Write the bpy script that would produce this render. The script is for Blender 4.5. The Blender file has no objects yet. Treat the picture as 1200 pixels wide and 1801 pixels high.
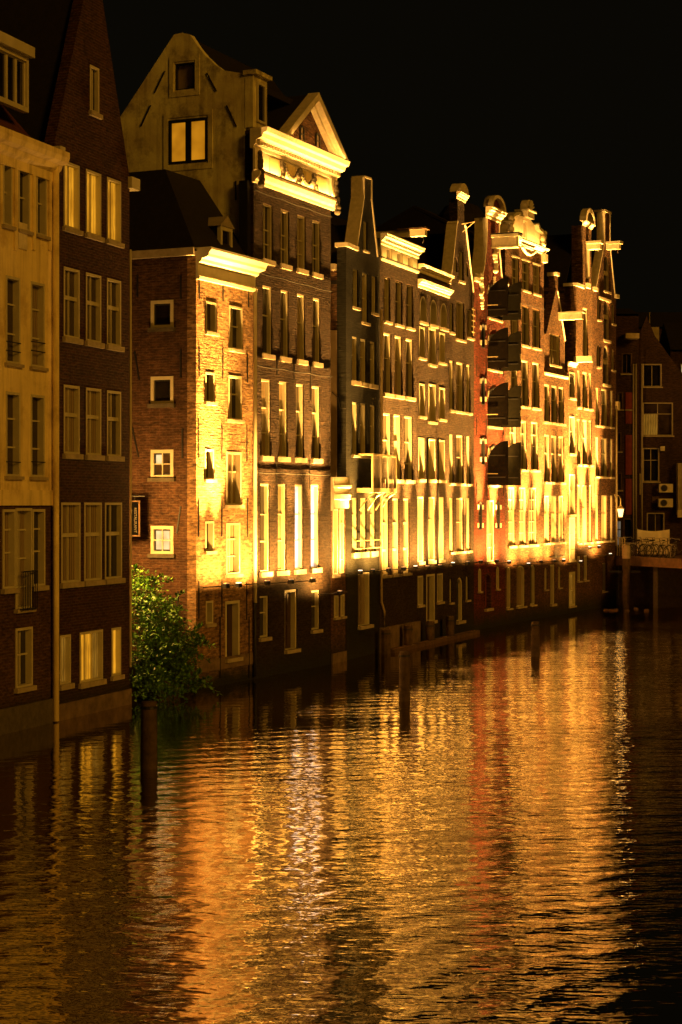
import bpy, bmesh, math, random
from mathutils import Vector, Matrix, geometry
random.seed(7)
R = math.radians
SC = bpy.context.scene
COL = SC.collection

# ------------------------------------------------------------------ camera
F, CX, HZ, EYE = 3200.0, 600.0, 886.0, 5.5      # focal (photo px), principal x, horizon row, eye height over water
cam = bpy.data.cameras.new('camera'); camo = bpy.data.objects.new('camera', cam); COL.objects.link(camo)
cam.sensor_fit = 'HORIZONTAL'; cam.sensor_width = 24.0; cam.lens = F / 1200 * 24.0
cam.shift_y = (HZ - 900.5) / 1200.0
cam.clip_start = 0.1; cam.clip_end = 3000
camo.location = (0, 0, EYE); camo.rotation_euler = (R(90), 0, 0)
SC.camera = camo

# ------------------------------------------------------------------ night sky, town light
SUN_AZ, SUN_EL = R(46), R(22)                     # light of the town from the right, behind the camera
W = bpy.data.worlds.new('World'); SC.world = W; W.use_nodes = True
nt = W.node_tree; bg = nt.nodes['Background']
sky = nt.nodes.new('ShaderNodeTexSky'); sky.sky_type = 'NISHITA'; sky.sun_disc = False
sky.sun_elevation = R(-6); sky.sun_rotation = R(143)
mul = nt.nodes.new('ShaderNodeMix'); mul.data_type = 'RGBA'; mul.blend_type = 'MULTIPLY'; mul.inputs[0].default_value = 1
nt.links.new(sky.outputs[0], mul.inputs[6]); mul.inputs[7].default_value = (0.05, 0.045, 0.03, 1)
add = nt.nodes.new('ShaderNodeMix'); add.data_type = 'RGBA'; add.blend_type = 'ADD'; add.inputs[0].default_value = 1
nt.links.new(mul.outputs[2], add.inputs[6]); add.inputs[7].default_value = (0.034, 0.027, 0.013, 1)   # glow of the city
nt.links.new(add.outputs[2], bg.inputs[0]); bg.inputs[1].default_value = 0.08
sl = bpy.data.lights.new('sun', 'SUN'); sl.energy = 0.82; sl.angle = R(12); sl.color = (1.0, 0.43, 0.03)
so = bpy.data.objects.new('sun', sl); COL.objects.link(so)
sdir = Vector((math.cos(SUN_AZ) * math.cos(SUN_EL), -math.sin(SUN_AZ) * math.cos(SUN_EL), math.sin(SUN_EL)))
so.rotation_euler = (-sdir).to_track_quat('-Z', 'Y').to_euler(); so.location = (40, -20, 40)
SC.view_settings.view_transform = 'Standard'; SC.view_settings.look = 'None'
SC.view_settings.exposure = 0.0; SC.view_settings.gamma = 1.0; SC.view_settings.use_curve_mapping = False
SC.cycles.max_bounces = 5; SC.cycles.diffuse_bounces = 3; SC.cycles.glossy_bounces = 3
SC.cycles.sample_clamp_indirect = 4.0; SC.cycles.use_denoising = True
WARM = (1.0, 0.465, 0.085)

# ------------------------------------------------------------------ materials
MATS = {}
def newmat(name):
    m = bpy.data.materials.new(name); m.use_nodes = True; MATS[name] = m
    t = m.node_tree; return m, t, t.nodes['Principled BSDF']
def N(t, ty, **kw):
    n = t.nodes.new('ShaderNode' + ty)
    for k, v in kw.items():
        if isinstance(k, str) and hasattr(n, k): setattr(n, k, v)
    return n
def L(t, a, b): t.links.new(a, b)
def c4(c): return (c[0], c[1], c[2], 1)
def wallvec(t, sx=1.0, sz=1.0):
    tc = N(t, 'TexCoord'); sp = N(t, 'SeparateXYZ'); L(t, tc.outputs['Object'], sp.inputs[0])
    a = N(t, 'Math', operation='ADD'); L(t, sp.outputs[0], a.inputs[0]); L(t, sp.outputs[1], a.inputs[1])
    b = N(t, 'Math', operation='MULTIPLY'); L(t, a.outputs[0], b.inputs[0]); b.inputs[1].default_value = sx
    c = N(t, 'Math', operation='MULTIPLY'); L(t, sp.outputs[2], c.inputs[0]); c.inputs[1].default_value = sz
    v = N(t, 'CombineXYZ'); L(t, b.outputs[0], v.inputs[0]); L(t, c.outputs[0], v.inputs[1])
    L(t, sp.outputs[1], v.inputs[2])
    return v.outputs[0]
def noise(t, vec, scale, detail=4, rough=0.6):
    n = N(t, 'TexNoise'); n.inputs['Scale'].default_value = scale; n.inputs['Detail'].default_value = detail
    n.inputs['Roughness'].default_value = rough
    if vec is not None: L(t, vec, n.inputs['Vector'])
    return n.outputs[0]
def ramp(t, fac, stops):
    r = N(t, 'ValToRGB'); e = r.color_ramp.elements
    while len(e) < len(stops): e.new(0.5)
    for k, (p, c) in enumerate(stops): e[k].position = p; e[k].color = c4(c)
    L(t, fac, r.inputs[0]); return r.outputs[0]
def mix(t, fac, a, b, mode='MIX'):
    m = N(t, 'Mix'); m.data_type = 'RGBA'; m.blend_type = mode
    for s, v in ((0, fac), (6, a), (7, b)):
        if isinstance(v, (int, float)): m.inputs[s].default_value = v
        elif isinstance(v, tuple): m.inputs[s].default_value = c4(v)
        else: L(t, v, m.inputs[s])
    return m.outputs[2]
def brick(name, c1, c2, mortar, bump=0.6, streak=1.0):
    m, t, p = newmat(name)
    v = wallvec(t)
    b = N(t, 'TexBrick'); L(t, v, b.inputs['Vector'])
    b.inputs['Color1'].default_value = c4(c1); b.inputs['Color2'].default_value = c4(c2); b.inputs['Mortar'].default_value = c4(mortar)
    b.inputs['Scale'].default_value = 1.0; b.inputs['Mortar Size'].default_value = 0.011; b.inputs['Mortar Smooth'].default_value = 0.3
    b.inputs['Brick Width'].default_value = 0.23; b.inputs['Row Height'].default_value = 0.075; b.inputs['Bias'].default_value = 0.0
    big = noise(t, v, 0.9, 5, 0.65)
    d = ramp(t, big, [(0.25, (0.55, 0.52, 0.5)), (0.7, (1.15, 1.12, 1.1))])
    col = mix(t, 1.0, b.outputs[0], d, 'MULTIPLY')
    v2 = wallvec(t, 4.5, 13.0)
    sp = noise(t, v2, 1.0, 3, 0.7)
    d2 = ramp(t, sp, [(0.32, (0.38, 0.35, 0.33)), (0.62, (1.35, 1.33, 1.3))])
    col = mix(t, 1.0, col, d2, 'MULTIPLY')
    # tide line: damp, algae-dark brick just above the water
    tc = N(t, 'TexCoord'); sz = N(t, 'SeparateXYZ'); L(t, tc.outputs['Object'], sz.inputs[0])
    tn = N(t, 'Math', operation='MULTIPLY_ADD'); L(t, big, tn.inputs[0]); tn.inputs[1].default_value = -1.5; L(t, sz.outputs[2], tn.inputs[2])
    td = N(t, 'MapRange'); L(t, tn.outputs[0], td.inputs[0]); td.inputs[1].default_value = -0.55; td.inputs[2].default_value = 0.25; td.inputs[3].default_value = 1.0; td.inputs[4].default_value = 0.0
    col = mix(t, td.outputs[0], col, (0.020, 0.020, 0.011))
    L(t, col, p.inputs['Base Color']); p.inputs['Roughness'].default_value = 0.85
    p.inputs['Specular IOR Level'].default_value = 0.25
    b1 = N(t, 'Bump'); b1.inputs['Strength'].default_value = bump; b1.inputs['Distance'].default_value = 0.05; L(t, sp, b1.inputs['Height'])
    inv = N(t, 'Math', operation='SUBTRACT'); inv.inputs[0].default_value = 1.0; L(t, b.outputs[1], inv.inputs[1])
    b2 = N(t, 'Bump'); b2.inputs['Strength'].default_value = bump; b2.inputs['Distance'].default_value = 0.008
    L(t, inv.outputs[0], b2.inputs['Height']); L(t, b1.outputs[0], b2.inputs['Normal']); L(t, b2.outputs[0], p.inputs['Normal'])
    return m
def plain(name, c, rough=0.6, var=0.25, scale=3.0, bump=0.1, spec=0.3, metal=0.0):
    m, t, p = newmat(name)
    tc = N(t, 'TexCoord'); n = noise(t, tc.outputs['Object'], scale, 5, 0.65)
    lo = tuple(x * (1 - var) for x in c); hi = tuple(min(1, x * (1 + var * 0.7)) for x in c)
    L(t, ramp(t, n, [(0.3, lo), (0.7, hi)]), p.inputs['Base Color'])
    p.inputs['Roughness'].default_value = rough; p.inputs['Specular IOR Level'].default_value = spec; p.inputs['Metallic'].default_value = metal
    if bump:
        f = noise(t, tc.outputs['Object'], scale * 6, 3, 0.6)
        b = N(t, 'Bump'); b.inputs['Strength'].default_value = bump; b.inputs['Distance'].default_value = 0.02
        L(t, f, b.inputs['Height']); L(t, b.outputs[0], p.inputs['Normal'])
    return m
def glass(name, c, rough=0.06, folds=0.0):
    m, t, p = newmat(name)
    tc = N(t, 'TexCoord')
    if folds:
        wv = N(t, 'TexWave'); wv.bands_direction = 'X'; wv.inputs['Scale'].default_value = 3.0; wv.inputs['Distortion'].default_value = 2.0
        wv.inputs['Detail'].default_value = 2.0; L(t, tc.outputs['Object'], wv.inputs['Vector'])
        L(t, mix(t, wv.outputs[1], tuple(x * (1 - folds) for x in c), c), p.inputs['Base Color'])
    else:
        n = noise(t, tc.outputs['Object'], 1.1, 3); L(t, ramp(t, n, [(0.35, tuple(x * 0.5 for x in c)), (0.7, tuple(x * 1.6 for x in c))]), p.inputs['Base Color'])
    p.inputs['Roughness'].default_value = rough; p.inputs['Specular IOR Level'].default_value = 0.6
    p.inputs['Coat Weight'].default_value = 0.5; p.inputs['Coat Roughness'].default_value = 0.03
    n2 = noise(t, tc.outputs['Object'], 2.0, 1); b = N(t, 'Bump'); b.inputs['Strength'].default_value = 0.25; b.inputs['Distance'].default_value = 0.02
    L(t, n2, b.inputs['Height']); L(t, b.outputs[0], p.inputs['Normal'])
    return m
def lit(name, c, s, folds=0.45, scale=2.2):
    m, t, p = newmat(name)
    tc = N(t, 'TexCoord'); wv = N(t, 'TexWave'); wv.bands_direction = 'X'
    wv.inputs['Scale'].default_value = scale; wv.inputs['Distortion'].default_value = 4.0; wv.inputs['Detail'].default_value = 2.0
    L(t, tc.outputs['Object'], wv.inputs['Vector'])
    n = noise(t, tc.outputs['Object'], 1.3, 2)
    col = mix(t, wv.outputs[1], tuple(x * (1 - folds) for x in c), c)
    col = mix(t, 1.0, col, ramp(t, n, [(0.3, (0.55, 0.5, 0.42)), (0.65, (1, 1, 1))]), 'MULTIPLY')
    p.inputs['Base Color'].default_value = (0.1, 0.09, 0.07, 1); p.inputs['Roughness'].default_value = 0.2
    L(t, col, p.inputs['Emission Color']); p.inputs['Emission Strength'].default_value = s
    return m
def emit(name, c, s):
    m, t, p = newmat(name); p.inputs['Emission Color'].default_value = c4(c); p.inputs['Emission Strength'].default_value = s
    p.inputs['Base Color'].default_value = c4(c); return m

brick('brick_dark_red', (0.042, 0.016, 0.010), (0.062, 0.022, 0.013), (0.085, 0.055, 0.036), 0.5)
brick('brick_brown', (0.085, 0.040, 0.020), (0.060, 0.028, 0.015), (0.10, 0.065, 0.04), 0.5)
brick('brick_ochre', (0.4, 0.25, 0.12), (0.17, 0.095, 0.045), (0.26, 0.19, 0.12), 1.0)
brick('brick_umber', (0.044, 0.026, 0.016), (0.017, 0.01, 0.007), (0.042, 0.029, 0.019), 0.9)
brick('brick_black', (0.011, 0.012, 0.007), (0.007, 0.008, 0.005), (0.012, 0.012, 0.008), 0.5)
brick('brick_grey', (0.046, 0.027, 0.015), (0.017, 0.01, 0.006), (0.042, 0.029, 0.018), 0.9)
brick('brick_red', (0.17, 0.024, 0.011), (0.07, 0.012, 0.006), (0.11, 0.036, 0.02), 0.9)
brick('brick_tan', (0.175, 0.092, 0.042), (0.055, 0.027, 0.013), (0.11, 0.072, 0.042), 1.0)
brick('brick_rust', (0.15, 0.073, 0.033), (0.046, 0.021, 0.01), (0.1, 0.06, 0.035), 1.0)
brick('brick_night', (0.055, 0.026, 0.016), (0.040, 0.019, 0.012), (0.06, 0.04, 0.028), 0.5)
plain('plaster_cream', (0.92, 0.76, 0.38), 0.85, 0.14, 1.2, 0.25)
plain('plaster_grey', (0.92, 0.76, 0.42), 0.9, 0.42, 0.8, 0.5)
for nm, lo in (('plaster_grey', 0.42), ('plaster_cream', 0.72)):            # weather stains on old plaster
    t = MATS[nm].node_tree; p = t.nodes['Principled BSDF']; src = p.inputs['Base Color'].links[0].from_socket
    tc = N(t, 'TexCoord'); a1 = noise(t, tc.outputs['Object'], 0.75, 6, 0.7); mpz = N(t, 'Mapping'); mpz.inputs['Scale'].default_value = (4.0, 4.0, 0.35); L(t, tc.outputs['Object'], mpz.inputs['Vector'])
    a2 = noise(t, mpz.outputs[0], 1.0, 4, 0.6)
    c_ = mix(t, 1.0, src, ramp(t, a1, [(0.36, (lo, lo * .92, lo * .85)), (0.50, (1, 1, 1))]), 'MULTIPLY')
    L(t, mix(t, 1.0, c_, ramp(t, a2, [(0.34, (0.72, 0.7, 0.66)), (0.52, (1, 1, 1))]), 'MULTIPLY'), p.inputs['Base Color'])
plain('plaster_side', (0.30, 0.22, 0.13), 0.9, 0.25, 1.0, 0.3)
plain('white_paint', (0.56, 0.52, 0.38), 0.5, 0.12, 2.5, 0.06)
plain('stone', (0.40, 0.34, 0.25), 0.8, 0.25, 4.0, 0.2)
plain('stone_bright', (0.74, 0.66, 0.50), 0.7, 0.2, 5.0, 0.2)
plain('stone_dark', (0.10, 0.085, 0.06), 0.8, 0.4, 6.0, 0.3)
plain('plinth', (0.17, 0.12, 0.075), 0.9, 0.45, 2.5, 0.5)
plain('roof_tile', (0.016, 0.013, 0.011), 0.8, 0.3, 5.0, 0.3)
plain('roof_red', (0.10, 0.032, 0.018), 0.85, 0.4, 6.0, 0.4)
plain('iron', (0.012, 0.011, 0.010), 0.55, 0.3, 8.0, 0.1, 0.5)
plain('iron_light', (0.45, 0.36, 0.20), 0.5, 0.2, 8.0, 0.1)
plain('zinc', (0.36, 0.31, 0.25), 0.55, 0.2, 3.0, 0.1, 0.5)
plain('shutter_wood', (0.008, 0.006, 0.004), 0.9, 0.4, 6.0, 0.2, 0.03)
plain('sign_black', (0.003, 0.003, 0.003), 0.9, 0.1, 3.0, 0.0, 0.0)
plain('shutter_green', (0.011, 0.010, 0.006), 0.9, 0.3, 6.0, 0.2, 0.03)
plain('timber', (0.11, 0.065, 0.035), 0.85, 0.45, 3.5, 0.5)
plain('timber_pile', (0.085, 0.055, 0.032), 0.85, 0.5, 4.0, 0.6)
plain('cloth', (0.86, 0.78, 0.60), 0.9, 0.08, 3.0, 0.2)
plain('ground', (0.05, 0.042, 0.034), 0.95, 0.3, 1.5, 0.3)
plain('bark', (0.06, 0.04, 0.025), 0.9, 0.3, 8.0, 0.4)
plain('rubber', (0.012, 0.012, 0.012), 0.7, 0.2, 8.0, 0.0)
plain('bike_paint', (0.05, 0.03, 0.02), 0.35, 0.3, 8.0, 0.0, 0.5)
plain('bike_steel', (0.45, 0.40, 0.34), 0.3, 0.2, 8.0, 0.0, 0.5)
plain('door_paint', (0.06, 0.035, 0.02), 0.45, 0.3, 3.0, 0.1)
plain('panel_red', (0.20, 0.03, 0.025), 0.6, 0.3, 3.0, 0.1)
glass('glass_dark', (0.012, 0.010, 0.008))
glass('glass_brown', (0.042, 0.028, 0.017), 0.08)
glass('glass_curtain', (0.34, 0.26, 0.16), 0.2, 0.6)
glass('glass_blind', (0.62, 0.52, 0.35), 0.35, 0.12)
lit('lit_warm', (1.0, 0.42, 0.02), 0.95, 0.4)
lit('lit_dim', (0.95, 0.44, 0.04), 0.28, 0.6)
lit('lit_cream', (1.0, 0.38, 0.012), 0.60, 0.12, 0.6)
lit('lit_room', (1.0, 0.80, 0.42), 1.25, 0.4, 1.0)
lit('lit_pale', (0.95, 0.80, 0.62), 0.35, 0.12, 0.7)
lit('lit_cool', (0.84, 0.90, 1.0), 1.6, 0.12, 0.7)
emit('lens', (1.0, 0.80, 0.55), 2.2); emit('lens_low', (1.0, 0.66, 0.30), 0.35)
emit('lantern_glow', (1.0, 0.70, 0.28), 2.2)
plain('letter_white', (0.09, 0.08, 0.06), 0.8, 0.1, 3.0, 0.0)

# foliage
m, t, p = newmat('leaf'); tc = N(t, 'ObjectInfo'); g = N(t, 'NewGeometry')
L(t, ramp(t, g.outputs['Random Per Island'], [(0.0, (0.022, 0.075, 0.005)), (0.6, (0.070, 0.20, 0.013)), (1.0, (0.17, 0.36, 0.028))]), p.inputs['Base Color'])
p.inputs['Roughness'].default_value = 0.45; p.inputs['Specular IOR Level'].default_value = 0.4
p.inputs['Subsurface Weight'].default_value = 0.0

# water
m, t, p = newmat('canal_water')
p.inputs['Base Color'].default_value = (0.010, 0.0085, 0.004, 1); p.inputs['Roughness'].default_value = 0.03; p.inputs['IOR'].default_value = 1.36
g = N(t, 'NewGeometry'); sp = N(t, 'SeparateXYZ'); L(t, g.outputs['Position'], sp.inputs[0])
def wvec(sx, sy, rot):
    mp = N(t, 'Mapping'); mp.inputs['Scale'].default_value = (sx, sy, 1); mp.inputs['Rotation'].default_value = (0, 0, rot)
    L(t, g.outputs['Position'], mp.inputs['Vector']); return mp.outputs[0]
def mth(op, a, b=None):
    n = N(t, 'Math', operation=op)
    for k, v in enumerate((a, b)):
        if v is None: continue
        if isinstance(v, (int, float)): n.inputs[k].default_value = v
        else: L(t, v, n.inputs[k])
    return n.outputs[0]
n1 = noise(t, wvec(2.0, 4.8, 0.10), 1.0, 2, 0.5)        # wind ripples
n2 = noise(t, wvec(0.45, 0.9, -0.25), 1.0, 2, 0.5)       # slow swell
n3 = noise(t, wvec(3.6, 9.5, 0.2), 1.0, 2, 0.5)          # fine
rg = N(t, 'TexWave'); rg.wave_type = 'RINGS'; rg.rings_direction = 'SPHERICAL'; rg.inputs['Scale'].default_value = 0.42
rg.inputs['Distortion'].default_value = 5.0; rg.inputs['Detail'].default_value = 2.0; rg.inputs['Detail Scale'].default_value = 0.6
mp = N(t, 'Mapping'); mp.inputs['Location'].default_value = (-9.0, -14.0, 0); L(t, g.outputs['Position'], mp.inputs['Vector']); L(t, mp.outputs[0], rg.inputs['Vector'])
# calmer lee strip along the house fronts: distance from the facade line
fa = (-8.1, 43.2); fb = (14.9, 99.0); fl = math.hypot(fb[0] - fa[0], fb[1] - fa[1]); nx, ny = (fb[1] - fa[1]) / fl, -(fb[0] - fa[0]) / fl
dist = mth('ADD', mth('ADD', mth('MULTIPLY', sp.outputs[0], nx), mth('MULTIPLY', sp.outputs[1], ny)), -(fa[0] * nx + fa[1] * ny))
mr = N(t, 'MapRange'); L(t, dist, mr.inputs[0]); mr.inputs[1].default_value = 0.5; mr.inputs[2].default_value = 7.0; mr.inputs[3].default_value = 0.06; mr.inputs[4].default_value = 1.0
mr.interpolation_type = 'SMOOTHSTEP'
patch = noise(t, wvec(0.10, 0.16, 0.2), 1.0, 2, 0.5)
pr = N(t, 'MapRange'); L(t, patch, pr.inputs[0]); pr.inputs[1].default_value = 0.3; pr.inputs[2].default_value = 0.7; pr.inputs[3].default_value = 0.35; pr.inputs[4].default_value = 1.35
amp = mth('MULTIPLY', mr.outputs[0], pr.outputs[0])
hgt = mth('ADD', mth('ADD', mth('MULTIPLY', n1, 0.021), mth('MULTIPLY', n2, 0.026)), mth('ADD', mth('MULTIPLY', n3, 0.0045), mth('MULTIPLY', rg.outputs[1], 0.007)))
hgt = mth('MULTIPLY', hgt, amp)
b = N(t, 'Bump'); b.inputs['Strength'].default_value = 1.0; b.inputs['Distance'].default_value = 1.0
L(t, hgt, b.inputs['Height']); L(t, b.outputs[0], p.inputs['Normal'])
gl = N(t, 'BsdfGlossy'); gl.inputs['Color'].default_value = (0.92, 0.85, 0.70, 1); gl.inputs['Roughness'].default_value = 0.03; L(t, b.outputs[0], gl.inputs['Normal'])
ms = N(t, 'MixShader'); ms.inputs[0].default_value = 0.62; L(t, p.outputs[0], ms.inputs[1]); L(t, gl.outputs[0], ms.inputs[2])
L(t, ms.outputs[0], t.nodes['Material Output'].inputs[0])

# ------------------------------------------------------------------ mesh helpers
class MB:
    def __init__(s): s.v = []; s.f = []
    def poly(s, pts):
        k = len(s.v); s.v += [tuple(p) for p in pts]; s.f.append(tuple(range(k, k + len(pts)))); return s
    def hexa(s, c):                               # 8 corners: bottom ring, top ring
        k = len(s.v); s.v += [tuple(p) for p in c]
        for q in ((0, 3, 2, 1), (4, 5, 6, 7), (0, 1, 5, 4), (1, 2, 6, 5), (2, 3, 7, 6), (3, 0, 4, 7)): s.f.append(tuple(k + i for i in q))
        return s
    def box(s, x0, x1, y0, y1, z0, z1):
        return s.hexa([(x0, y0, z0), (x1, y0, z0), (x1, y1, z0), (x0, y1, z0), (x0, y0, z1), (x1, y0, z1), (x1, y1, z1), (x0, y1, z1)])
    def prism(s, pts, m, c0, c1):                 # polygon in (a,b) extruded over c, through map m(a,b,c)
        k = len(s.v); n = len(pts)
        s.v += [m(a, b, c0) for a, b in pts] + [m(a, b, c1) for a, b in pts]
        s.f.append(tuple(range(k, k + n))); s.f.append(tuple(range(k + 2 * n - 1, k + n - 1, -1)))
        for i in range(n):
            j = (i + 1) % n; s.f.append((k + i, k + j, k + n + j, k + n + i))
        return s
    def ring(s, o, i, m, c0, c1):
        n = len(o); k = len(s.v)
        s.v += [m(a, b, c0) for a, b in o] + [m(a, b, c0) for a, b in i] + [m(a, b, c1) for a, b in o] + [m(a, b, c1) for a, b in i]
        for q in range(n):
            r = (q + 1) % n
            s.f += [(k + q, k + r, k + n + r, k + n + q), (k + 2 * n + q, k + 3 * n + q, k + 3 * n + r, k + 2 * n + r),
                    (k + q, k + 2 * n + q, k + 2 * n + r, k + r), (k + n + q, k + n + r, k + 3 * n + r, k + 3 * n + q)]
        return s
    def tube(s, pts, r, n=6, taper=None):
        rings = []
        for i, p in enumerate(pts):
            p = Vector(p); a = Vector(pts[max(0, i - 1)]); b = Vector(pts[min(len(pts) - 1, i + 1)])
            d = (b - a).normalized(); u = d.orthogonal().normalized() if abs(d.z) < 0.99 else Vector((1, 0, 0)); w = d.cross(u)
            rr = r if taper is None else r * (1 + (taper - 1) * i / (len(pts) - 1))
            k = len(s.v); rings.append(k)
            s.v += [tuple(p + (u * math.cos(2 * math.pi * q / n) + w * math.sin(2 * math.pi * q / n)) * rr) for q in range(n)]
        for a, b in zip(rings, rings[1:]):
            for q in range(n):
                e = (q + 1) % n; s.f.append((a + q, a + e, b + e, b + q))
        s.f.append(tuple(rings[0] + q for q in reversed(range(n)))); s.f.append(tuple(rings[-1] + q for q in range(n)))
        return s
    def lathe(s, prof, n=16, c=(0, 0, 0), a0=0.0, a1=2 * math.pi, sx=1.0, sy=1.0):
        full = abs(a1 - a0 - 2 * math.pi) < 1e-6; m = n if full else n + 1; k = len(s.v)
        for r, z in prof:
            for q in range(m):
                a = a0 + (a1 - a0) * q / n; s.v.append((c[0] + r * sx * math.cos(a), c[1] + r * sy * math.sin(a), c[2] + z))
        for i in range(len(prof) - 1):
            for q in range(n):
                e = (q + 1) % m; s.f.append((k + i * m + q, k + i * m + e, k + (i + 1) * m + e, k + (i + 1) * m + q))
        s.f.append(tuple(k + q for q in reversed(range(m)))); s.f.append(tuple(k + (len(prof) - 1) * m + q for q in range(m)))
        return s
    def blob(s, c, r, n=8, sz=(1, 1, 1)):
        return s.lathe([(r * math.sin(math.pi * i / 6) + 1e-4, -r * sz[2] * math.cos(math.pi * i / 6)) for i in range(7)], n, c, sx=sz[0], sy=sz[1])
    def build(s, name, mat, parent=None, smooth=False, recalc=True):
        me = bpy.data.meshes.new(name); me.from_pydata(s.v, [], s.f)
        if recalc:
            bm = bmesh.new(); bm.from_mesh(me); bmesh.ops.recalc_face_normals(bm, faces=bm.faces); bm.to_mesh(me); bm.free()
        if mat: me.materials.append(MATS[mat])
        if smooth: me.polygons.foreach_set('use_smooth', [True] * len(me.polygons))
        o = bpy.data.objects.new(name, me); COL.objects.link(o)
        if parent is not None: o.parent = parent
        return o
def empty(name, loc=(0, 0, 0), rz=0.0):
    o = bpy.data.objects.new(name, None); COL.objects.link(o); o.location = loc; o.rotation_euler = (0, 0, rz); o.empty_display_size = 0.3; return o
def tag(o, label=None, cat=None, group=None, kind=None):
    for k, v in (('label', label), ('category', cat), ('group', group), ('kind', kind)):
        if v: o[k] = v
    return o
def copy_tree(o, parent=None):
    c = o.copy(); COL.objects.link(c)
    if parent is not None: c.parent = parent
    for ch in list(o.children): copy_tree(ch, c)
    return c
def inside(p, poly):
    x, y = p; c = False; n = len(poly)
    for i in range(n):
        x1, y1 = poly[i]; x2, y2 = poly[(i + 1) % n]
        if (y1 > y) != (y2 > y) and x < (x2 - x1) * (y - y1) / (y2 - y1) + x1: c = not c
    return c
def px2(px, Y): return (px - CX) / F * Y
def at(px, py, Y): return Vector((px2(px, Y), Y, EYE + (HZ - py) / F * Y))
def wat(px, py, z=0.0):
    Y = (EYE - z) * F / (py - HZ); return Vector((px2(px, Y), Y, z))

def arch_pts(u0, u1, z0, z1, rise, n=10):
    if rise <= 0: return [(u0, z0), (u1, z0), (u1, z1), (u0, z1)]
    mid = (u0 + u1) / 2; hw = (u1 - u0) / 2; zs = z1 - rise
    pts = [(u0, z0), (u1, z0)]
    for i in range(n + 1):
        a = math.pi * i / n; pts.append((mid + hw * math.cos(a), zs + rise * math.sin(a)))
    return pts

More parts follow.
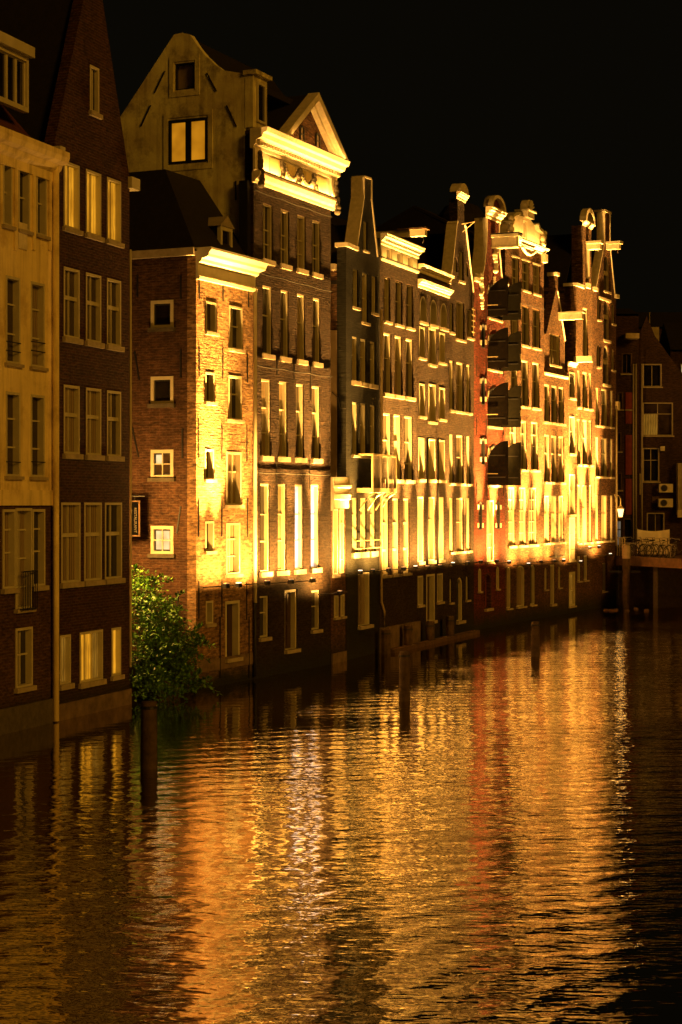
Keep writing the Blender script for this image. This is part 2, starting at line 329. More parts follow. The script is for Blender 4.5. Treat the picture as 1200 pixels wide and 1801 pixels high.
# ------------------------------------------------------------------ walls with real openings
WR = random.Random(11)
class Face:
    """a vertical wall plane of a house: a runs along it, b is height, c is depth into the house"""
    def __init__(s, H, O, da, dc, m): s.H = H; s.O = Vector(O); s.da = Vector(da); s.dc = Vector(dc); s.m = m; s.holes = []
    def ab(s, px, py, c=0.0):
        r = Vector(((px - CX) / F, 1.0)); t = (s.O.dot(s.dc) + c) / r.dot(s.dc)
        return ((r * t - s.O).dot(s.da), EYE + (HZ - py) / F * t)
    def a(s, px, py=HZ, c=0.0): return s.ab(px, py, c)[0]
    def b(s, px, py, c=0.0): return s.ab(px, py, c)[1]
    def pts(s, L_, c=0.0): return [s.ab(x, y, c) for x, y in L_]
    def slab(s, outline, mat, name='wall', c0=0.0, c1=0.3, parent=None):
        hs = [h for h in s.holes if inside((sum(q[0] for q in h) / len(h), sum(q[1] for q in h) / len(h)), outline)]
        V2 = [Vector(q) for q in outline]; E = [(i, (i + 1) % len(outline)) for i in range(len(outline))]
        for h in hs:
            k = len(V2); V2 += [Vector(q) for q in h]; E += [(k + i, k + (i + 1) % len(h)) for i in range(len(h))]
        vs, _, fs, *_r = geometry.delaunay_2d_cdt(V2, E, [], 0, 1e-5)
        mb = MB(); n = len(vs)
        mb.v = [s.m(q[0], q[1], c0) for q in vs] + [s.m(q[0], q[1], c1) for q in vs]
        for f in fs:
            cx = sum(vs[i][0] for i in f) / 3; cz = sum(vs[i][1] for i in f) / 3
            if not inside((cx, cz), outline) or any(inside((cx, cz), h) for h in hs): continue
            mb.f.append(tuple(f)); mb.f.append(tuple(n + i for i in reversed(f)))
        for loop in [outline] + hs:
            for i in range(len(loop)):
                p_, q_ = loop[i], loop[(i + 1) % len(loop)]
                mb.poly([s.m(p_[0], p_[1], c0), s.m(q_[0], q_[1], c0), s.m(q_[0], q_[1], c1), s.m(p_[0], p_[1], c1)])
        bm = bmesh.new(); me = bpy.data.meshes.new(name); me.from_pydata(mb.v, [], mb.f); bm.from_mesh(me)
        bmesh.ops.remove_doubles(bm, verts=bm.verts, dist=1e-4); bmesh.ops.recalc_face_normals(bm, faces=bm.faces); bm.to_mesh(me); bm.free()
        me.materials.append(MATS[mat]); o = bpy.data.objects.new(name, me); COL.objects.link(o); o.parent = parent or s.H.root; return o
    def rect(s, a0, a1, b0, b1, c0, c1, name, mat, parent=None):
        return MB().prism([(a0, b0), (a1, b0), (a1, b1), (a0, b1)], s.m, c0, c1).build(name, mat, parent or s.H.root)
    def window(s, a0, a1, b0, b1, grid=(2, (0.42,)), pane='glass_dark', sill=0.07, depth=0.14, fw=0.062, arch=0.0, frame='white_paint',
               lintel=0.0, cut=True, proud=0.012, bar=0.04, name='window', lit_cells=None, sillmat='stone', transom=0.0, rec=None, inner=None):
        a0, a1 = min(a0, a1), max(a0, a1)
        if not lit_cells:
            q = WR.random()
            if pane in ('glass_brown', 'glass_dark') and q < .22: pane = 'glass_curtain'
            elif pane == 'glass_brown' and q < .5: pane = 'glass_dark'
            elif pane == 'glass_blind' and q < .3: pane = 'glass_curtain'
            elif pane == 'glass_curtain' and q < .3: pane = 'glass_brown'
        hole = arch_pts(a0, a1, b0, b1, arch)
        if cut: s.holes.append(hole)
        rec = s.H.rec if rec is None else rec
        if rec: depth = rec + 0.12; proud = -rec
        d0, d1 = (-proud, depth + 0.05) if cut else (-0.07, 0.04)
        gd = depth if cut else -0.02
        fw = min(fw, (a1 - a0) * 0.22)
        o_ = arch_pts(a0 - 0.003, a1 + 0.003, b0 - 0.003, b1 + 0.003, arch); i_ = arch_pts(a0 + fw, a1 - fw, b0 + fw * 0.8, b1 - fw, max(0, arch - fw * 0.6) if arch else 0)
        w = MB().ring(o_, i_, s.m, d0, d1).build(name, frame, s.H.root)
        A0, A1, B0, B1 = a0 + fw, a1 - fw, b0 + fw * 0.8, b1 - fw
        if arch > 0:
            MB().prism(i_, s.m, gd, gd + 0.012).build('pane', pane, w)
        nc, hs = grid; cuts = [0.0] + [1 - h for h in sorted(hs, reverse=True)] + [1.0]   # fractions measured from the top
        cuts = sorted(cuts); bars = MB(); hb = bar / 2
        for k in range(1, nc):
            x = A0 + (A1 - A0) * k / nc; bars.prism([(x - hb, B0), (x + hb, B0), (x + hb, B1), (x - hb, B1)], s.m, gd - 0.045, gd + 0.006)
        for cfr in cuts[1:-1]:
            z = B0 + (B1 - B0) * cfr; th = max(hb, transom) ; bars.prism([(A0, z - th), (A1, z - th), (A1, z + th), (A0, z + th)], s.m, gd - 0.05 - transom * 0.5, gd + 0.007)
        if bars.v and (nc > 1 or len(cuts) < 4): bars.build('sash', frame, w)
        elif bars.v:
            for k in range(0, len(bars.v), 8):
                one = MB(); one.v = bars.v[k:k + 8]; one.f = [tuple(i for i in q) for q in bars.f[:6]]; one.build('glazing_bar', frame, w)
        if inner:
            MB().ring(i_, arch_pts(A0 + .045, A1 - .045, B0 + .045, B1 - .045, 0), s.m, gd - .03, gd + .004).build('sash_frame', inner, w)
        if arch <= 0:
            n = 0
            for i in range(len(cuts) - 1):
                for k in range(nc):
                    x0, x1 = A0 + (A1 - A0) * k / nc, A0 + (A1 - A0) * (k + 1) / nc
                    z0, z1 = B0 + (B1 - B0) * cuts[i], B0 + (B1 - B0) * cuts[i + 1]
                    pm = pane if not lit_cells or (i, k) not in lit_cells else lit_cells[(i, k)]
                    MB().prism([(x0, z0), (x1, z0), (x1, z1), (x0, z1)], s.m, gd, gd + 0.012).build('pane', pm, w); n += 1
        if sill: s.rect(a0 - 0.07, a1 + 0.07, b0 - sill - 0.02, b0 - 0.004, -0.09, min(depth, 0.1), 'sill', sillmat, w)
        if lintel: s.rect(a0 - 0.08, a1 + 0.08, b1 + 0.005, b1 + lintel, -0.03, 0.08, 'lintel', 'stone', w)
        return w
    def row(s, xs, yt, yb, **kw):
        xm = (xs[0][0] + xs[0][1]) / 2; bt, bb = s.b(xm, yt), s.b(xm, yb); out = []
        panes = kw.pop('panes', None)
        for k, (x0, x1) in enumerate(xs):
            kk = dict(kw)
            if panes: kk['pane'] = panes[k % len(panes)]
            ym = HZ
            out.append(s.window(s.a(x0, ym), s.a(x1, ym), bb, bt, **kk))
        return out
    def door(s, x0, x1, yt, yb, mat='door_paint', arch=0.0, frame='white_paint', depth=0.2, leaves=2):
        rec = s.H.rec
        a0, a1 = s.a(x0), s.a(x1); xm = (x0 + x1) / 2; bt, bb = s.b(xm, yt), s.b(xm, yb)
        s.holes.append(arch_pts(a0, a1, bb, bt, arch)); fw = min(0.09, (a1 - a0) * 0.16)
        i_ = arch_pts(a0 + fw, a1 - fw, bb + 0.02, bt - fw, max(0, arch - fw * 0.6) if arch else 0)
        d = MB().ring(arch_pts(a0 - .003, a1 + .003, bb - .003, bt + .003, arch), i_, s.m, rec - 0.012, depth + 0.05).build('door', frame, s.H.root)
        lf = MB().prism(i_, s.m, depth, depth + 0.05).build('door_leaf', mat, d)
        pn = MB()
        for k in range(leaves):
            q0 = a0 + fw + (a1 - a0 - 2 * fw) * k / leaves + 0.05; q1 = a0 + fw + (a1 - a0 - 2 * fw) * (k + 1) / leaves - 0.05
            h = bt - bb - (arch or 0)
            for f0, f1 in ((0.06, 0.40), (0.46, 0.92)):
                pn.prism([(q0, bb + h * f0), (q1, bb + h * f0), (q1, bb + h * f1), (q0, bb + h * f1)], s.m, depth - 0.025, depth + 0.003)
        pn.build('door_panel', mat, d)
        s.rect(a0 - 0.05, a1 + 0.05, bb - 0.12, bb - 0.004, -0.12, 0.2, 'threshold', 'stone', d)
        return d
    def cornice(s, a0, a1, b0, prof, mat='white_paint', name='cornice', parent=None):
        """prof: (outward, height above b0) polygon"""
        mb = MB(); k = len(prof)
        for a in (a0, a1): mb.v += [s.m(a, b0 + z, -o) for o, z in prof]
        for i in range(k): j = (i + 1) % k; mb.f.append((i, j, k + j, k + i))
        mb.f.append(tuple(range(k))); mb.f.append(tuple(range(2 * k - 1, k - 1, -1)))
        return mb.build(name, mat, parent or s.H.root)
    def coping(s, pts, mat='stone_bright', w=0.09, c0=-0.05, c1=0.36, name='coping'):
        for p_, q_ in zip(pts, pts[1:]):
            d = (Vector(q_) - Vector(p_)); d.normalize(); nrm = Vector((d.y, -d.x))
            a, b_ = Vector(p_), Vector(q_)
            MB().prism([tuple(a), tuple(b_ + d * 0.01), tuple(b_ + d * 0.01 + nrm * w), tuple(a + nrm * w)], s.m, c0, c1).build(name, mat, s.H.root)
    def bar(s, px, y0, y1, px1=None, w=0.045, mat='iron', name='wall_anchor'):
        a, b0 = s.ab(px, y0); a1, b1 = s.ab(px1 if px1 else px, y1)
        return MB().prism([(a1 - w / 2, b1), (a1 + w / 2, b1), (a + w / 2, b0), (a - w / 2, b0)], s.m, -0.022, 0.01).build(name, mat, s.H.root)
    def pipe(s, px, y0, y1, r=0.05, mat='zinc', out=0.09, name='downpipe', y2=None):
        a, bt = s.ab(px, y0); bb = s.b(px, y1)
        return MB().tube([s.m(a, bb, -out), s.m(a, (bb + bt) / 2, -out), s.m(a, bt, -out)], r, 8).build(name, mat, s.H.root, True)

CORN = lambda o, h: [(0, 0), (0.10 * o, 0), (0.16 * o, 0.10 * h), (0.16 * o, 0.32 * h), (0.45 * o, 0.45 * h), (0.55 * o, 0.62 * h), (0.9 * o, 0.70 * h), (0.9 * o, 0.84 * h), (o, 0.9 * h), (o, h), (0, h)]

class House:
    def __init__(s, name, label, xa, Ya, xb, Yb, cat='house', depth=9.0, group=None, rec=0.0):
        P0 = Vector((px2(xa, Ya), Ya)); P1 = Vector((px2(xb, Yb), Yb)); d = (P1 - P0); s.w = d.length; d.normalize()
        n = Vector((-d.y, d.x)); s.P0, s.d, s.n = P0, d, n; s.ang = math.atan2(d.y, d.x); s.depth = depth; s.rec = rec
        s.root = tag(empty(name, (P0.x, P0.y, 0), s.ang), label, cat, group)
        w = s.w
        s.front = Face(s, P0, d, n, lambda a, b, c: (a, c, b))
        s.left = Face(s, P0, n, d, lambda a, b, c: (c, a, b))
        s.right = Face(s, P1, n, -d, lambda a, b, c: (w - c, a, b))
    def world(s, a, c, b): q = s.P0 + s.d * a + s.n * c; return Vector((q.x, q.y, b))
    def body(s, ze, mat, left=True, right=True, gap=0.01, left_outline=None, leftmat=None):
        D = s.depth
        if left: s.left.slab(left_outline or [(0.3, -1), (D, -1), (D, ze), (0.3, ze)], leftmat or mat, 'side_wall', gap, 0.3)
        if right: s.right.slab([(0.3, -1), (D, -1), (D, ze), (0.3, ze)], mat, 'side_wall', gap, 0.3)
        MB().box(0.3, s.w - 0.3, D - 0.3, D - 0.01, -1, ze).build('back_wall', mat, s.root)
    def roof(s, prof, mat='roof_tile', y0=0.31, y1=None, th=0.14, name='roof'):
        """profile polyline (u,z) swept along the depth of the house"""
        y1 = y1 or s.depth; mb = MB()
        up = list(prof); dn = [(u, z - th) for u, z in reversed(prof)]
        return mb.prism(up + dn, lambda a, b, c: (a, c, b), y0, y1).build(name, mat, s.root)
    def ridge_roof(s, ze, zr, yr=None, over=0.0, mat='roof_tile', front=0.0, zf=None):
        """ridge parallel to the street"""
        yr = yr or s.depth / 2; zf = ze if zf is None else zf
        mb = MB().prism([(front, zf), (yr, zr), (s.depth, ze), (s.depth, ze - .12), (yr, zr - .14), (front, zf - .12)], lambda a, b, c: (c, a, b), 0.012, s.w - 0.012)
        o = mb.build('roof', mat, s.root)
        for c0, c1 in ((0.012, 0.26), (s.w - 0.26, s.w - 0.012)):
            MB().prism([(front + .3, zf - .13), (yr, zr - .15), (s.depth, ze - .13)], lambda a, b, c: (c, a, b), c0 + 0.01, c1 - 0.01).build('gable_end', mat, s.root)
        return o

# ------------------------------------------------------------------ uplights
def aim(o, d): o.rotation_mode = 'QUATERNION'; o.rotation_quaternion = Vector(d).to_track_quat('-Z', 'Y')
def uplight(H, px, py, power, label, out=0.8, high=1.0, low=1.0, tilt=None, side=0.0, color=WARM, reach=6.5, bright=True, wide=170):
    a, b = H.front.ab(px, py, -out)
    q = H.world(a, -out, b)
    r = tag(empty('facade_uplight', q, H.ang), label, 'floodlight', 'floodlights fixed low on the lit house fronts')
    MB().box(-0.11, 0.11, -0.06, 0.06, -0.12, 0.0).build('housing', 'iron', r)
    MB().box(-0.09, 0.09, -0.05, 0.05, 0.002, 0.03).build('lens', 'lens' if bright else 'lens_low', r)
    MB().tube([(0, 0.03, -0.06), (0, out - 0.02, -0.12)], 0.018, 6).build('bracket', 'iron', r)
    for e, cone, tl in ((power * 2.2 * low, wide, 0.60), (power * 76 * high, 31, out / reach if tilt is None else tilt)):     # wide wash and narrow beam of one fitting
        l = bpy.data.lights.new('lamp_light', 'SPOT'); l.energy = e; l.color = color; l.spot_size = R(cone); l.spot_blend = 1.0; l.shadow_soft_size = 0.06
        o = bpy.data.objects.new('lamp_light', l); COL.objects.link(o); o.parent = r; o.location = (0, 0, 0.06); aim(o, (side, tl, 1))
    return r
def ledge_light(H, a0, a1, b, out, power, label, up=(0, 0.45, 1)):
    q = H.world((a0 + a1) / 2, -out, b); w = (a1 - a0)
    r = tag(empty('ledge_light_strip', q, H.ang), label, 'light strip', 'light strips lying on ledges')
    MB().box(-w / 2, w / 2, -0.03, 0.03, 0.0, 0.03).build('housing', 'iron', r)
    l = bpy.data.lights.new('lamp_light', 'AREA'); l.shape = 'RECTANGLE'; l.size = w; l.size_y = 0.05; l.energy = power; l.color = WARM; l.spread = R(150)
    o = bpy.data.objects.new('lamp_light', l); COL.objects.link(o); o.parent = r; o.location = (0, 0, 0.045); aim(o, up)
    return r

# ================================================================== SETTING
KN = [(-60, 41.8), (0, 43.3), (96, 45.9), (228, 50.0), (345, 53.6), (446, 56.9), (582, 62.3), (609, 63.8), (668, 67.4), (735, 71.5), (790, 75.4),
      (834, 78.8), (889, 82.8), (957, 87.7), (999, 91.2), (1013, 92.4), (1043, 95.2), (1084, 98.8)]
KY = dict(KN)
wm = MB()
wm.poly([(-60, -30, 0), (90, -30, 0), (90, 140, 0), (-60, 140, 0)])
tag(wm.build('canal_water', 'canal_water'), 'dark rippled canal water mirroring the lit house fronts', kind='structure')
# ground behind the house fronts and the quay across the canal end
gm = MB(); line = [(px2(x, Y) - 0.5, Y + 0.2) for x, Y in KN]
pts = [(-30, 20)] + line + [(15.6, 103.2), (60, 99.0), (900, 900), (-900, 900), (-900, 20)]
gm.prism(pts, lambda a, b, c: (a, b, c), 0.95, -2.0)
tag(gm.build('ground', 'ground'), 'dark ground behind the houses', kind='structure')

# ================================================================== HOUSES
WP = 'white_paint'
def rows3(fc, rows, **kw):
    for xs, yt, yb, k in rows:
        q = dict(kw); q.update(k); fc.row(xs, yt, yb, **q)

# ---- A: cream plastered house at the left edge
A = House('plaster_house', 'cream plastered house with brick ground floor beside the tall dark brick gable', -75, 41.45, 94, 45.85, depth=8)
f = A.front; zm = f.b(45, 875)
f.row([(-40, -20), (5, 21), (32, 52), (64, 82)], 271, 384, grid=(1, (0.45,)), pane='glass_dark', sill=0.06, depth=0.16)
f.row([(-40, -12), (10, 35), (54, 78)], 475, 632, grid=(1, (0.3, 0.66)), pane='glass_brown', sill=0.06, depth=0.16)
f.row([(-40, -12), (10, 35), (54, 78)], 684, 836, grid=(1, (0.3, 0.66)), pane='glass_brown', sill=0.06, depth=0.16)
f.row([(5, 27), (57, 79)], 896, 1035, grid=(1, (0.24, 0.55)), pane='glass_dark', sill=0.1, depth=0.16)
f.row([(28, 56)], 894, 1070, grid=(2, (0.2, 0.5, 0.8)), pane='glass_dark', sill=0.08, depth=0.18)
f.row([(28, 57)], 1104, 1208, grid=(2, (0.45,)), pane='glass_dark', sill=0.1, depth=0.16)
for x0, x1 in ((10, 35), (54, 78)):
    for yt in (600, 616, 812):
        a0, b0 = f.ab(x0, yt); a1 = f.a(x1); f.rect(a0, a1, b0 - 0.012, b0 + 0.012, -0.03, 0.0, 'guard_rail', 'iron')
f.slab([(0, zm), (A.w - .01, zm), (A.w - .01, 14.05), (0, 14.05)], 'plaster_cream', 'wall')
f.slab([(0, -1), (A.w - .01, -1), (A.w - .01, zm - .01), (0, zm - .01)], 'brick_brown', 'lower_wall', 0.02, 0.3)
f.rect(0, A.w - 0.1, f.b(45, 889), f.b(45, 862), -0.05, 0.01, 'stone_band', 'plaster_cream')
f.rect(0, A.w - .02, -0.8, f.b(45, 1238), -0.06, 0.019, 'plinth', 'stone_dark')
f.cornice(-0.1, A.w + 0.12, 13.6, [(0, 0), (0.05, 0), (0.05, 0.22), (0.16, 0.3), (0.2, 0.42), (0.36, 0.48), (0.4, 0.6), (0.4, 0.74), (0, 0.74)], 'plaster_cream')
for px in (26, 58, 86): a = f.a(px); f.rect(a - .07, a + .07, f.b(px, 440), 13.6, -0.05, 0.01, 'pilaster', 'plaster_cream')
a, b0 = f.ab(38, 438); f.rect(a - .22, a + .22, b0, f.b(38, 392), -0.04, 0.01, 'wall_panel', 'stone_bright')
f.pipe(91.5, 286, 1268, 0.085, 'plaster_cream', 0.11)
r_ = MB(); a0, a1, b0, b1 = f.a(29), f.a(56), f.b(42, 1072), f.b(42, 1006)     # small balcony guard
for k in range(10): x = a0 + (a1 - a0) * k / 9; r_.box(x - .008, x + .008, -0.16, -0.145, b0, b1)
r_.box(a0, a1, -0.17, -0.13, b1, b1 + .03).box(a0, a1, -0.17, -0.13, b0, b0 + .03).box(a0, a0 + .02, -.16, 0, b0, b0 + .03).box(a1 - .02, a1, -.16, 0, b1, b1 + .03)
r_.build('window_guard', 'iron', A.root)
A.body(14.0, 'brick_brown', left=True)
A.ridge_roof(14.0, 19.5, 5.0, mat='roof_red', front=0.1, zf=14.2)
d = MB().box(0.3, 2.75, 0.5, 3.2, 14.9, 17.35).build('dormer', 'roof_tile', A.root)          # dormer at roof edge
a0, a1 = f.a(-30, c=.5), f.a(42, c=.5); b0, b1 = f.b(20, 190, .5), f.b(20, 92, .5)
MB().ring(arch_pts(a0, a1, b0, b1, 0), arch_pts(a0 + .09, a1 - .09, b0 + .12, b1 - .12, 0), f.m, 0.36, 0.52).build('window_frame', WP, d)
for k in range(4):
    x0 = a0 + .09 + (a1 - a0 - .18) * k / 4; x1 = x0 + (a1 - a0 - .18) / 4
    MB().prism([(x0 + .05, b0 + .1), (x1 - .05, b0 + .1), (x1 - .05, b1 - .1), (x0 + .05, b1 - .1)], f.m, 0.46, 0.47).build('pane', 'glass_dark', d)
    MB().ring(arch_pts(x0, x1, b0 + .1, b1 - .1, 0), arch_pts(x0 + .05, x1 - .05, b0 + .15, b1 - .15, 0), f.m, 0.42, 0.495).build('sash', WP, d)
MB().prism([(a0 - .1, b1), (a1 + .06, b1), (a1 + .06, b1 + .26), (a0 - .1, b1 + .26)], f.m, 0.22, 0.52).build('dormer_cornice', WP, d)

# ---- B: tall dark brick gable
B = House('brick_gable_house', 'tall dark red brick house with steep pointed gable and rows of white windows', 96, 45.9, 228, 50.0, depth=8)
f = B.front
c3 = [(112, 139.5), (151, 177.5), (188, 212.5)]
f.row(c3, 287, 402, grid=(2, ()), panes=['lit_warm'], sill=0.1, depth=0.13)
f.row(c3, 472, 594, grid=(2, (0.42,)), pane='glass_brown', sill=0.12, depth=0.12, transom=0.05)
f.row(c3, 678, 798, grid=(2, (0.42,)), pane='glass_brown', sill=0.12, depth=0.12, transom=0.05)
f.row([(107.5, 141), (148, 178.5), (184.5, 214)], 884, 1024, grid=(2, (0.4,)), panes=['glass_dark', 'glass_brown', 'glass_dark'], sill=0.12, depth=0.12, transom=0.05)
f.row([(105, 124)], 1117, 1203, grid=(1, ()), pane='lit_dim', sill=0.12, depth=0.12)
f.row([(140, 180.5)], 1110, 1198, grid=(3, ()), pane='lit_dim', sill=0.12, depth=0.12, lit_cells={(0, 1): 'lit_warm', (0, 0): 'lit_warm'})
f.row([(196, 212.5)], 1104, 1188, grid=(1, ()), pane='lit_warm', sill=0.1, depth=0.12)
f.row([(158, 174)], 117, 198, grid=(2, ()), pane='glass_brown', sill=0.1, depth=0.1)
zl, zr_ = f.b(97, 262), f.b(228, 310); apex = f.ab(166, -95)
f.slab([(0.01, -1), (B.w - .01, -1), (B.w - .01, zr_), apex, (0.01, zl + .2)], 'brick_dark_red')
f.rect(0.01, B.w - .01, -0.8, 0.42, -0.07, 0.0, 'plinth', 'plinth')
B.body(13.7, 'brick_dark_red')
B.roof([(-.15, 13.6), (apex[0], apex[1] - .15), (B.w + .12, 13.6)])
MB().box(B.w - .1, B.w + .42, -0.12, 0.35, f.b(232, 333), f.b(232, 313)).build('gutter_end', WP, B.root)
MB().box(-.05, .2, -0.2, 0.2, f.b(100, 281), f.b(100, 259)).build('gutter_end', WP, B.root)
f.pipe(98.5, 1040, 1268, 0.03, 'zinc', 0.05)
MB().tube([(B.w + .10, .02, 1.0), (B.w + .10, .02, 5), (B.w + .10, .02, 12.5)], .035, 8).build('downpipe', WP, B.root, True)

# ---- D: ochre corner house with lit cornice
D = House('corner_house', 'ochre brick corner house with thick white cornice and iron wall anchors beside the shrub', 345, 53.6, 446, 56.9, depth=7.5)
f = D.front
for xs, yt, yb in (((362, 380), 531, 584), ((361, 377), 655, 707), ((360, 376), 790, 843), ((361, 376), 917, 969), ((362, 374.5), 1057, 1097)):
    f.row([xs], yt, yb, grid=(1, ()), pane='glass_brown', sill=0.08, depth=0.16)
for xs, yt, yb, g, pn in (((403, 426), 539, 614, (2, (0.45,)), 'glass_brown'), ((402, 424.5), 661, 738, (2, (0.4,)), 'glass_brown'), ((398, 424), 795, 888, (3, (0.36,)), 'glass_curtain'), ((398, 422), 920, 1010, (2, (0.3, 0.66)), 'glass_curtain')):
    f.row([xs], yt, yb, grid=g, pane=pn, sill=0.08, depth=0.17)
f.door(396, 421, 1057, 1157)
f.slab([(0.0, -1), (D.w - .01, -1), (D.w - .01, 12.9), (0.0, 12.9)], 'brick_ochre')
f.cornice(-0.02, D.w + .02, 12.12, [(0, 0), (0.12, 0), (0.14, 0.09), (0.06, 0.14), (0.06, 0.46), (0.18, 0.52), (0.2, 0.6), (0.42, 0.66), (0.44, 0.74), (0.52, 0.86), (0.52, 0.93), (0, 0.93)])
f.rect(-.01, D.w, 0.5, 0.85, -.03, .01, 'plinth', 'plinth')
f.pipe(444.5, 505, 1060, 0.06, WP, 0.09); f.pipe(444, 1060, 1190, 0.05, 'iron', 0.09)
for x, y0, y1 in ((350, 490, 525), (392, 497, 530), (437, 507, 540), (350, 608, 662), (391.5, 612, 667), (435, 622, 673), (348.5, 735, 806), (390, 746, 808), (434, 748, 812), (349, 878, 944), (390, 874, 944), (435, 876, 945), (349.5, 1022, 1088), (390, 1019, 1085), (433.5, 1025, 1090)):
    f.bar(x, y0, y1)
for x in (386, 437): f.pipe(x, 1085, 1192, 0.018, 'iron', 0.03, 'cable')
s = D.left
for yt, yb, pn, g in ((528, 576, 'glass_dark', (1, ())), (662, 710, 'glass_dark', (1, ())), (791, 840, 'glass_brown', (2, (0.5,))), (925, 974, 'lit_room', (2, (0.5,)))):
    s.row([(305, 265.5)], yt, yb, grid=g, pane=pn, sill=0.1, depth=0.06, fw=0.1, sillmat='stone_dark', bar=0.03, inner='iron', lit_cells={(0, 1): 'glass_brown', (1, 1): 'lit_room'} if pn == 'glass_brown' else None)
for (x, y0, x1, y1) in ((242, 484, 242, 522), (318, 484, 318, 526), (237, 618, 245, 668), (318, 614, 318, 664), (233, 752, 244, 804), (321, 754, 321, 806), (318, 890, 311, 938), (313, 1040, 313, 1090)):
    s.bar(x, y0, y1, x1)
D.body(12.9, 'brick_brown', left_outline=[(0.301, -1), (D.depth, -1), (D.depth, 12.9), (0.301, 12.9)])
s.rect(0.0, D.depth, 12.82, 13.05, -0.16, 0.0, 'gutter', 'stone')
# hipped roof
zt = 15.75; mb = MB()
c = [(-.1, -.05, 12.95), (D.w + .0, -.05, 12.95), (D.w, D.depth, 12.95), (-.1, D.depth, 12.95), (1.45, 1.9, zt), (D.w, 1.9, zt), (D.w, D.depth, zt), (1.45, D.depth, zt)]
mb.v = c; mb.f = [(0, 1, 5, 4), (3, 0, 4, 7), (4, 5, 6, 7), (1, 2, 6, 5), (2, 3, 7, 6), (0, 3, 2, 1)]
mb.build('roof', 'roof_tile', D.root)
dr = MB().box(2.05, 2.75, 0.35, 2.4, 13.0, 14.05).build('dormer', 'roof_tile', D.root)
MB().ring(arch_pts(2.02, 2.78, 13.0, 14.0, 0), arch_pts(2.14, 2.66, 13.1, 13.88, 0), f.m, 0.28, 0.4).build('window_frame', WP, dr)
MB().prism([(2.14, 13.1), (2.66, 13.1), (2.66, 13.88), (2.14, 13.88)], f.m, 0.335, 0.345).build('pane', 'glass_dark', dr)
MB().prism([(1.94, 14.0), (2.86, 14.0), (2.4, 14.34)], f.m, 0.24, 2.6).build('dormer_roof', 'zinc', dr)

# ---- H: tall house with pediment
H = House('pediment_house', 'tall dark brick house with glowing white pediment and sculpted entablature', 446, 56.9, 582, 62.3, depth=8.5, rec=.05)
f = H.front
f.row([(463, 480), (494, 509), (523, 538), (550, 564)], 359, 457, grid=(2, (0.45, 0.72)), panes=['glass_brown', 'glass_curtain', 'glass_brown', 'glass_dark'], sill=0.14, depth=0.15, lintel=0.0)
f.row([(462, 479), (493.5, 508), (523, 537), (550.5, 563.5)], 503, 623, grid=(1, (0.42,)), panes=['glass_brown', 'glass_brown', 'glass_curtain', 'glass_brown'], sill=0.14, depth=0.16)
f.row([(460, 476.5), (491, 506), (521, 535), (549, 563)], 667, 802, grid=(1, (0.36, 0.7)), panes=['glass_curtain', 'glass_brown', 'glass_curtain', 'glass_brown'], sill=0.14, depth=0.16)
f.row([(458, 474.5), (489, 504), (519, 534), (547, 562)], 851, 1006, grid=(1, (0.34, 0.66)), panes=['glass_brown', 'glass_curtain', 'lit_cool', 'lit_cool'], sill=0.14, depth=0.16)
f.row([(457, 473), (548, 563)], 1048, 1121, grid=(1, (0.4,)), pane='glass_dark', sill=0.1, depth=0.16)
f.door(501, 523, 1037, 1142)
f.slab([(0.01, -1), (H.w - .01, -1), (H.w - .01, 17.2), (0.01, 17.2)], 'brick_umber')
for y0 in (335, 478, 642, 830):                      # thin cables slung across the front
    b0 = f.b(450, y0); mb = MB()
    q = [(0.02 + (H.w - .04) * k / 24, b0 - 0.035 * abs(math.sin(k * math.pi / 8)), -.05) for k in range(25)]
    mb.tube([(a, c, b) for a, b, c in q], 0.018, 5).build('cable', 'iron', H.root)
for x, y0, y1 in ((487, 630, 660), (517, 640, 668), (546, 640, 705), (486, 812, 850), (545, 812, 860)): f.bar(x, y0, y1, w=.05)
z0 = 15.55
lc = f.cornice(-0.12, H.w + .12, z0, [(0, 0), (0.10, 0), (0.12, 0.08), (0.22, 0.14), (0.28, 0.26), (0.28, 0.34), (0.06, 0.36), (0, 0.36)], 'stone_bright', 'lower_cornice')
f.rect(0.0, H.w, z0 + .36, z0 + 1.04, -0.08, 0.0, 'frieze', 'stone_bright')
uc = f.cornice(-0.25, H.w + .25, z0 + 1.04, [(0, 0), (0.12, 0), (0.14, 0.1), (0.2, 0.12), (0.2, 0.24), (0.42, 0.32), (0.46, 0.44), (0.58, 0.48), (0.62, 0.62), (0, 0.62)], 'stone_bright', 'upper_cornice')
for k in range(30):
    x = -.1 + (H.w + .2) * k / 29; MB().box(x - .05, x + .05, -.30, -.19, z0 + 1.16, z0 + 1.27).build('dentil', 'stone_bright', uc)
for x0, x1 in ((0.95, 1.75), (2.1, 2.9), (3.3, 4.1), (4.5, 5.3)):
    MB().box(x0, x1, -.105, -.07, z0 + .5, z0 + .95).build('frieze_panel', 'plaster_cream', H.root)
for x in (1.85, 3.1, 4.3):
    g = MB()
    for k in range(5): g.blob((x + random.uniform(-.12, .12), -.14, z0 + .45 + .11 * k), .09 + .02 * random.random())
    g.build('mask_carving', 'stone_dark', H.root, True)
for x0, x1 in ((1.95, 3.0), (3.2, 4.2)):
    g = MB()
    for k in range(13):
        q = k / 12; g.blob((x0 + (x1 - x0) * q, -.15, z0 + .88 - .36 * math.sin(math.pi * q)), .055)
    g.build('garland', 'stone_dark', H.root, True)
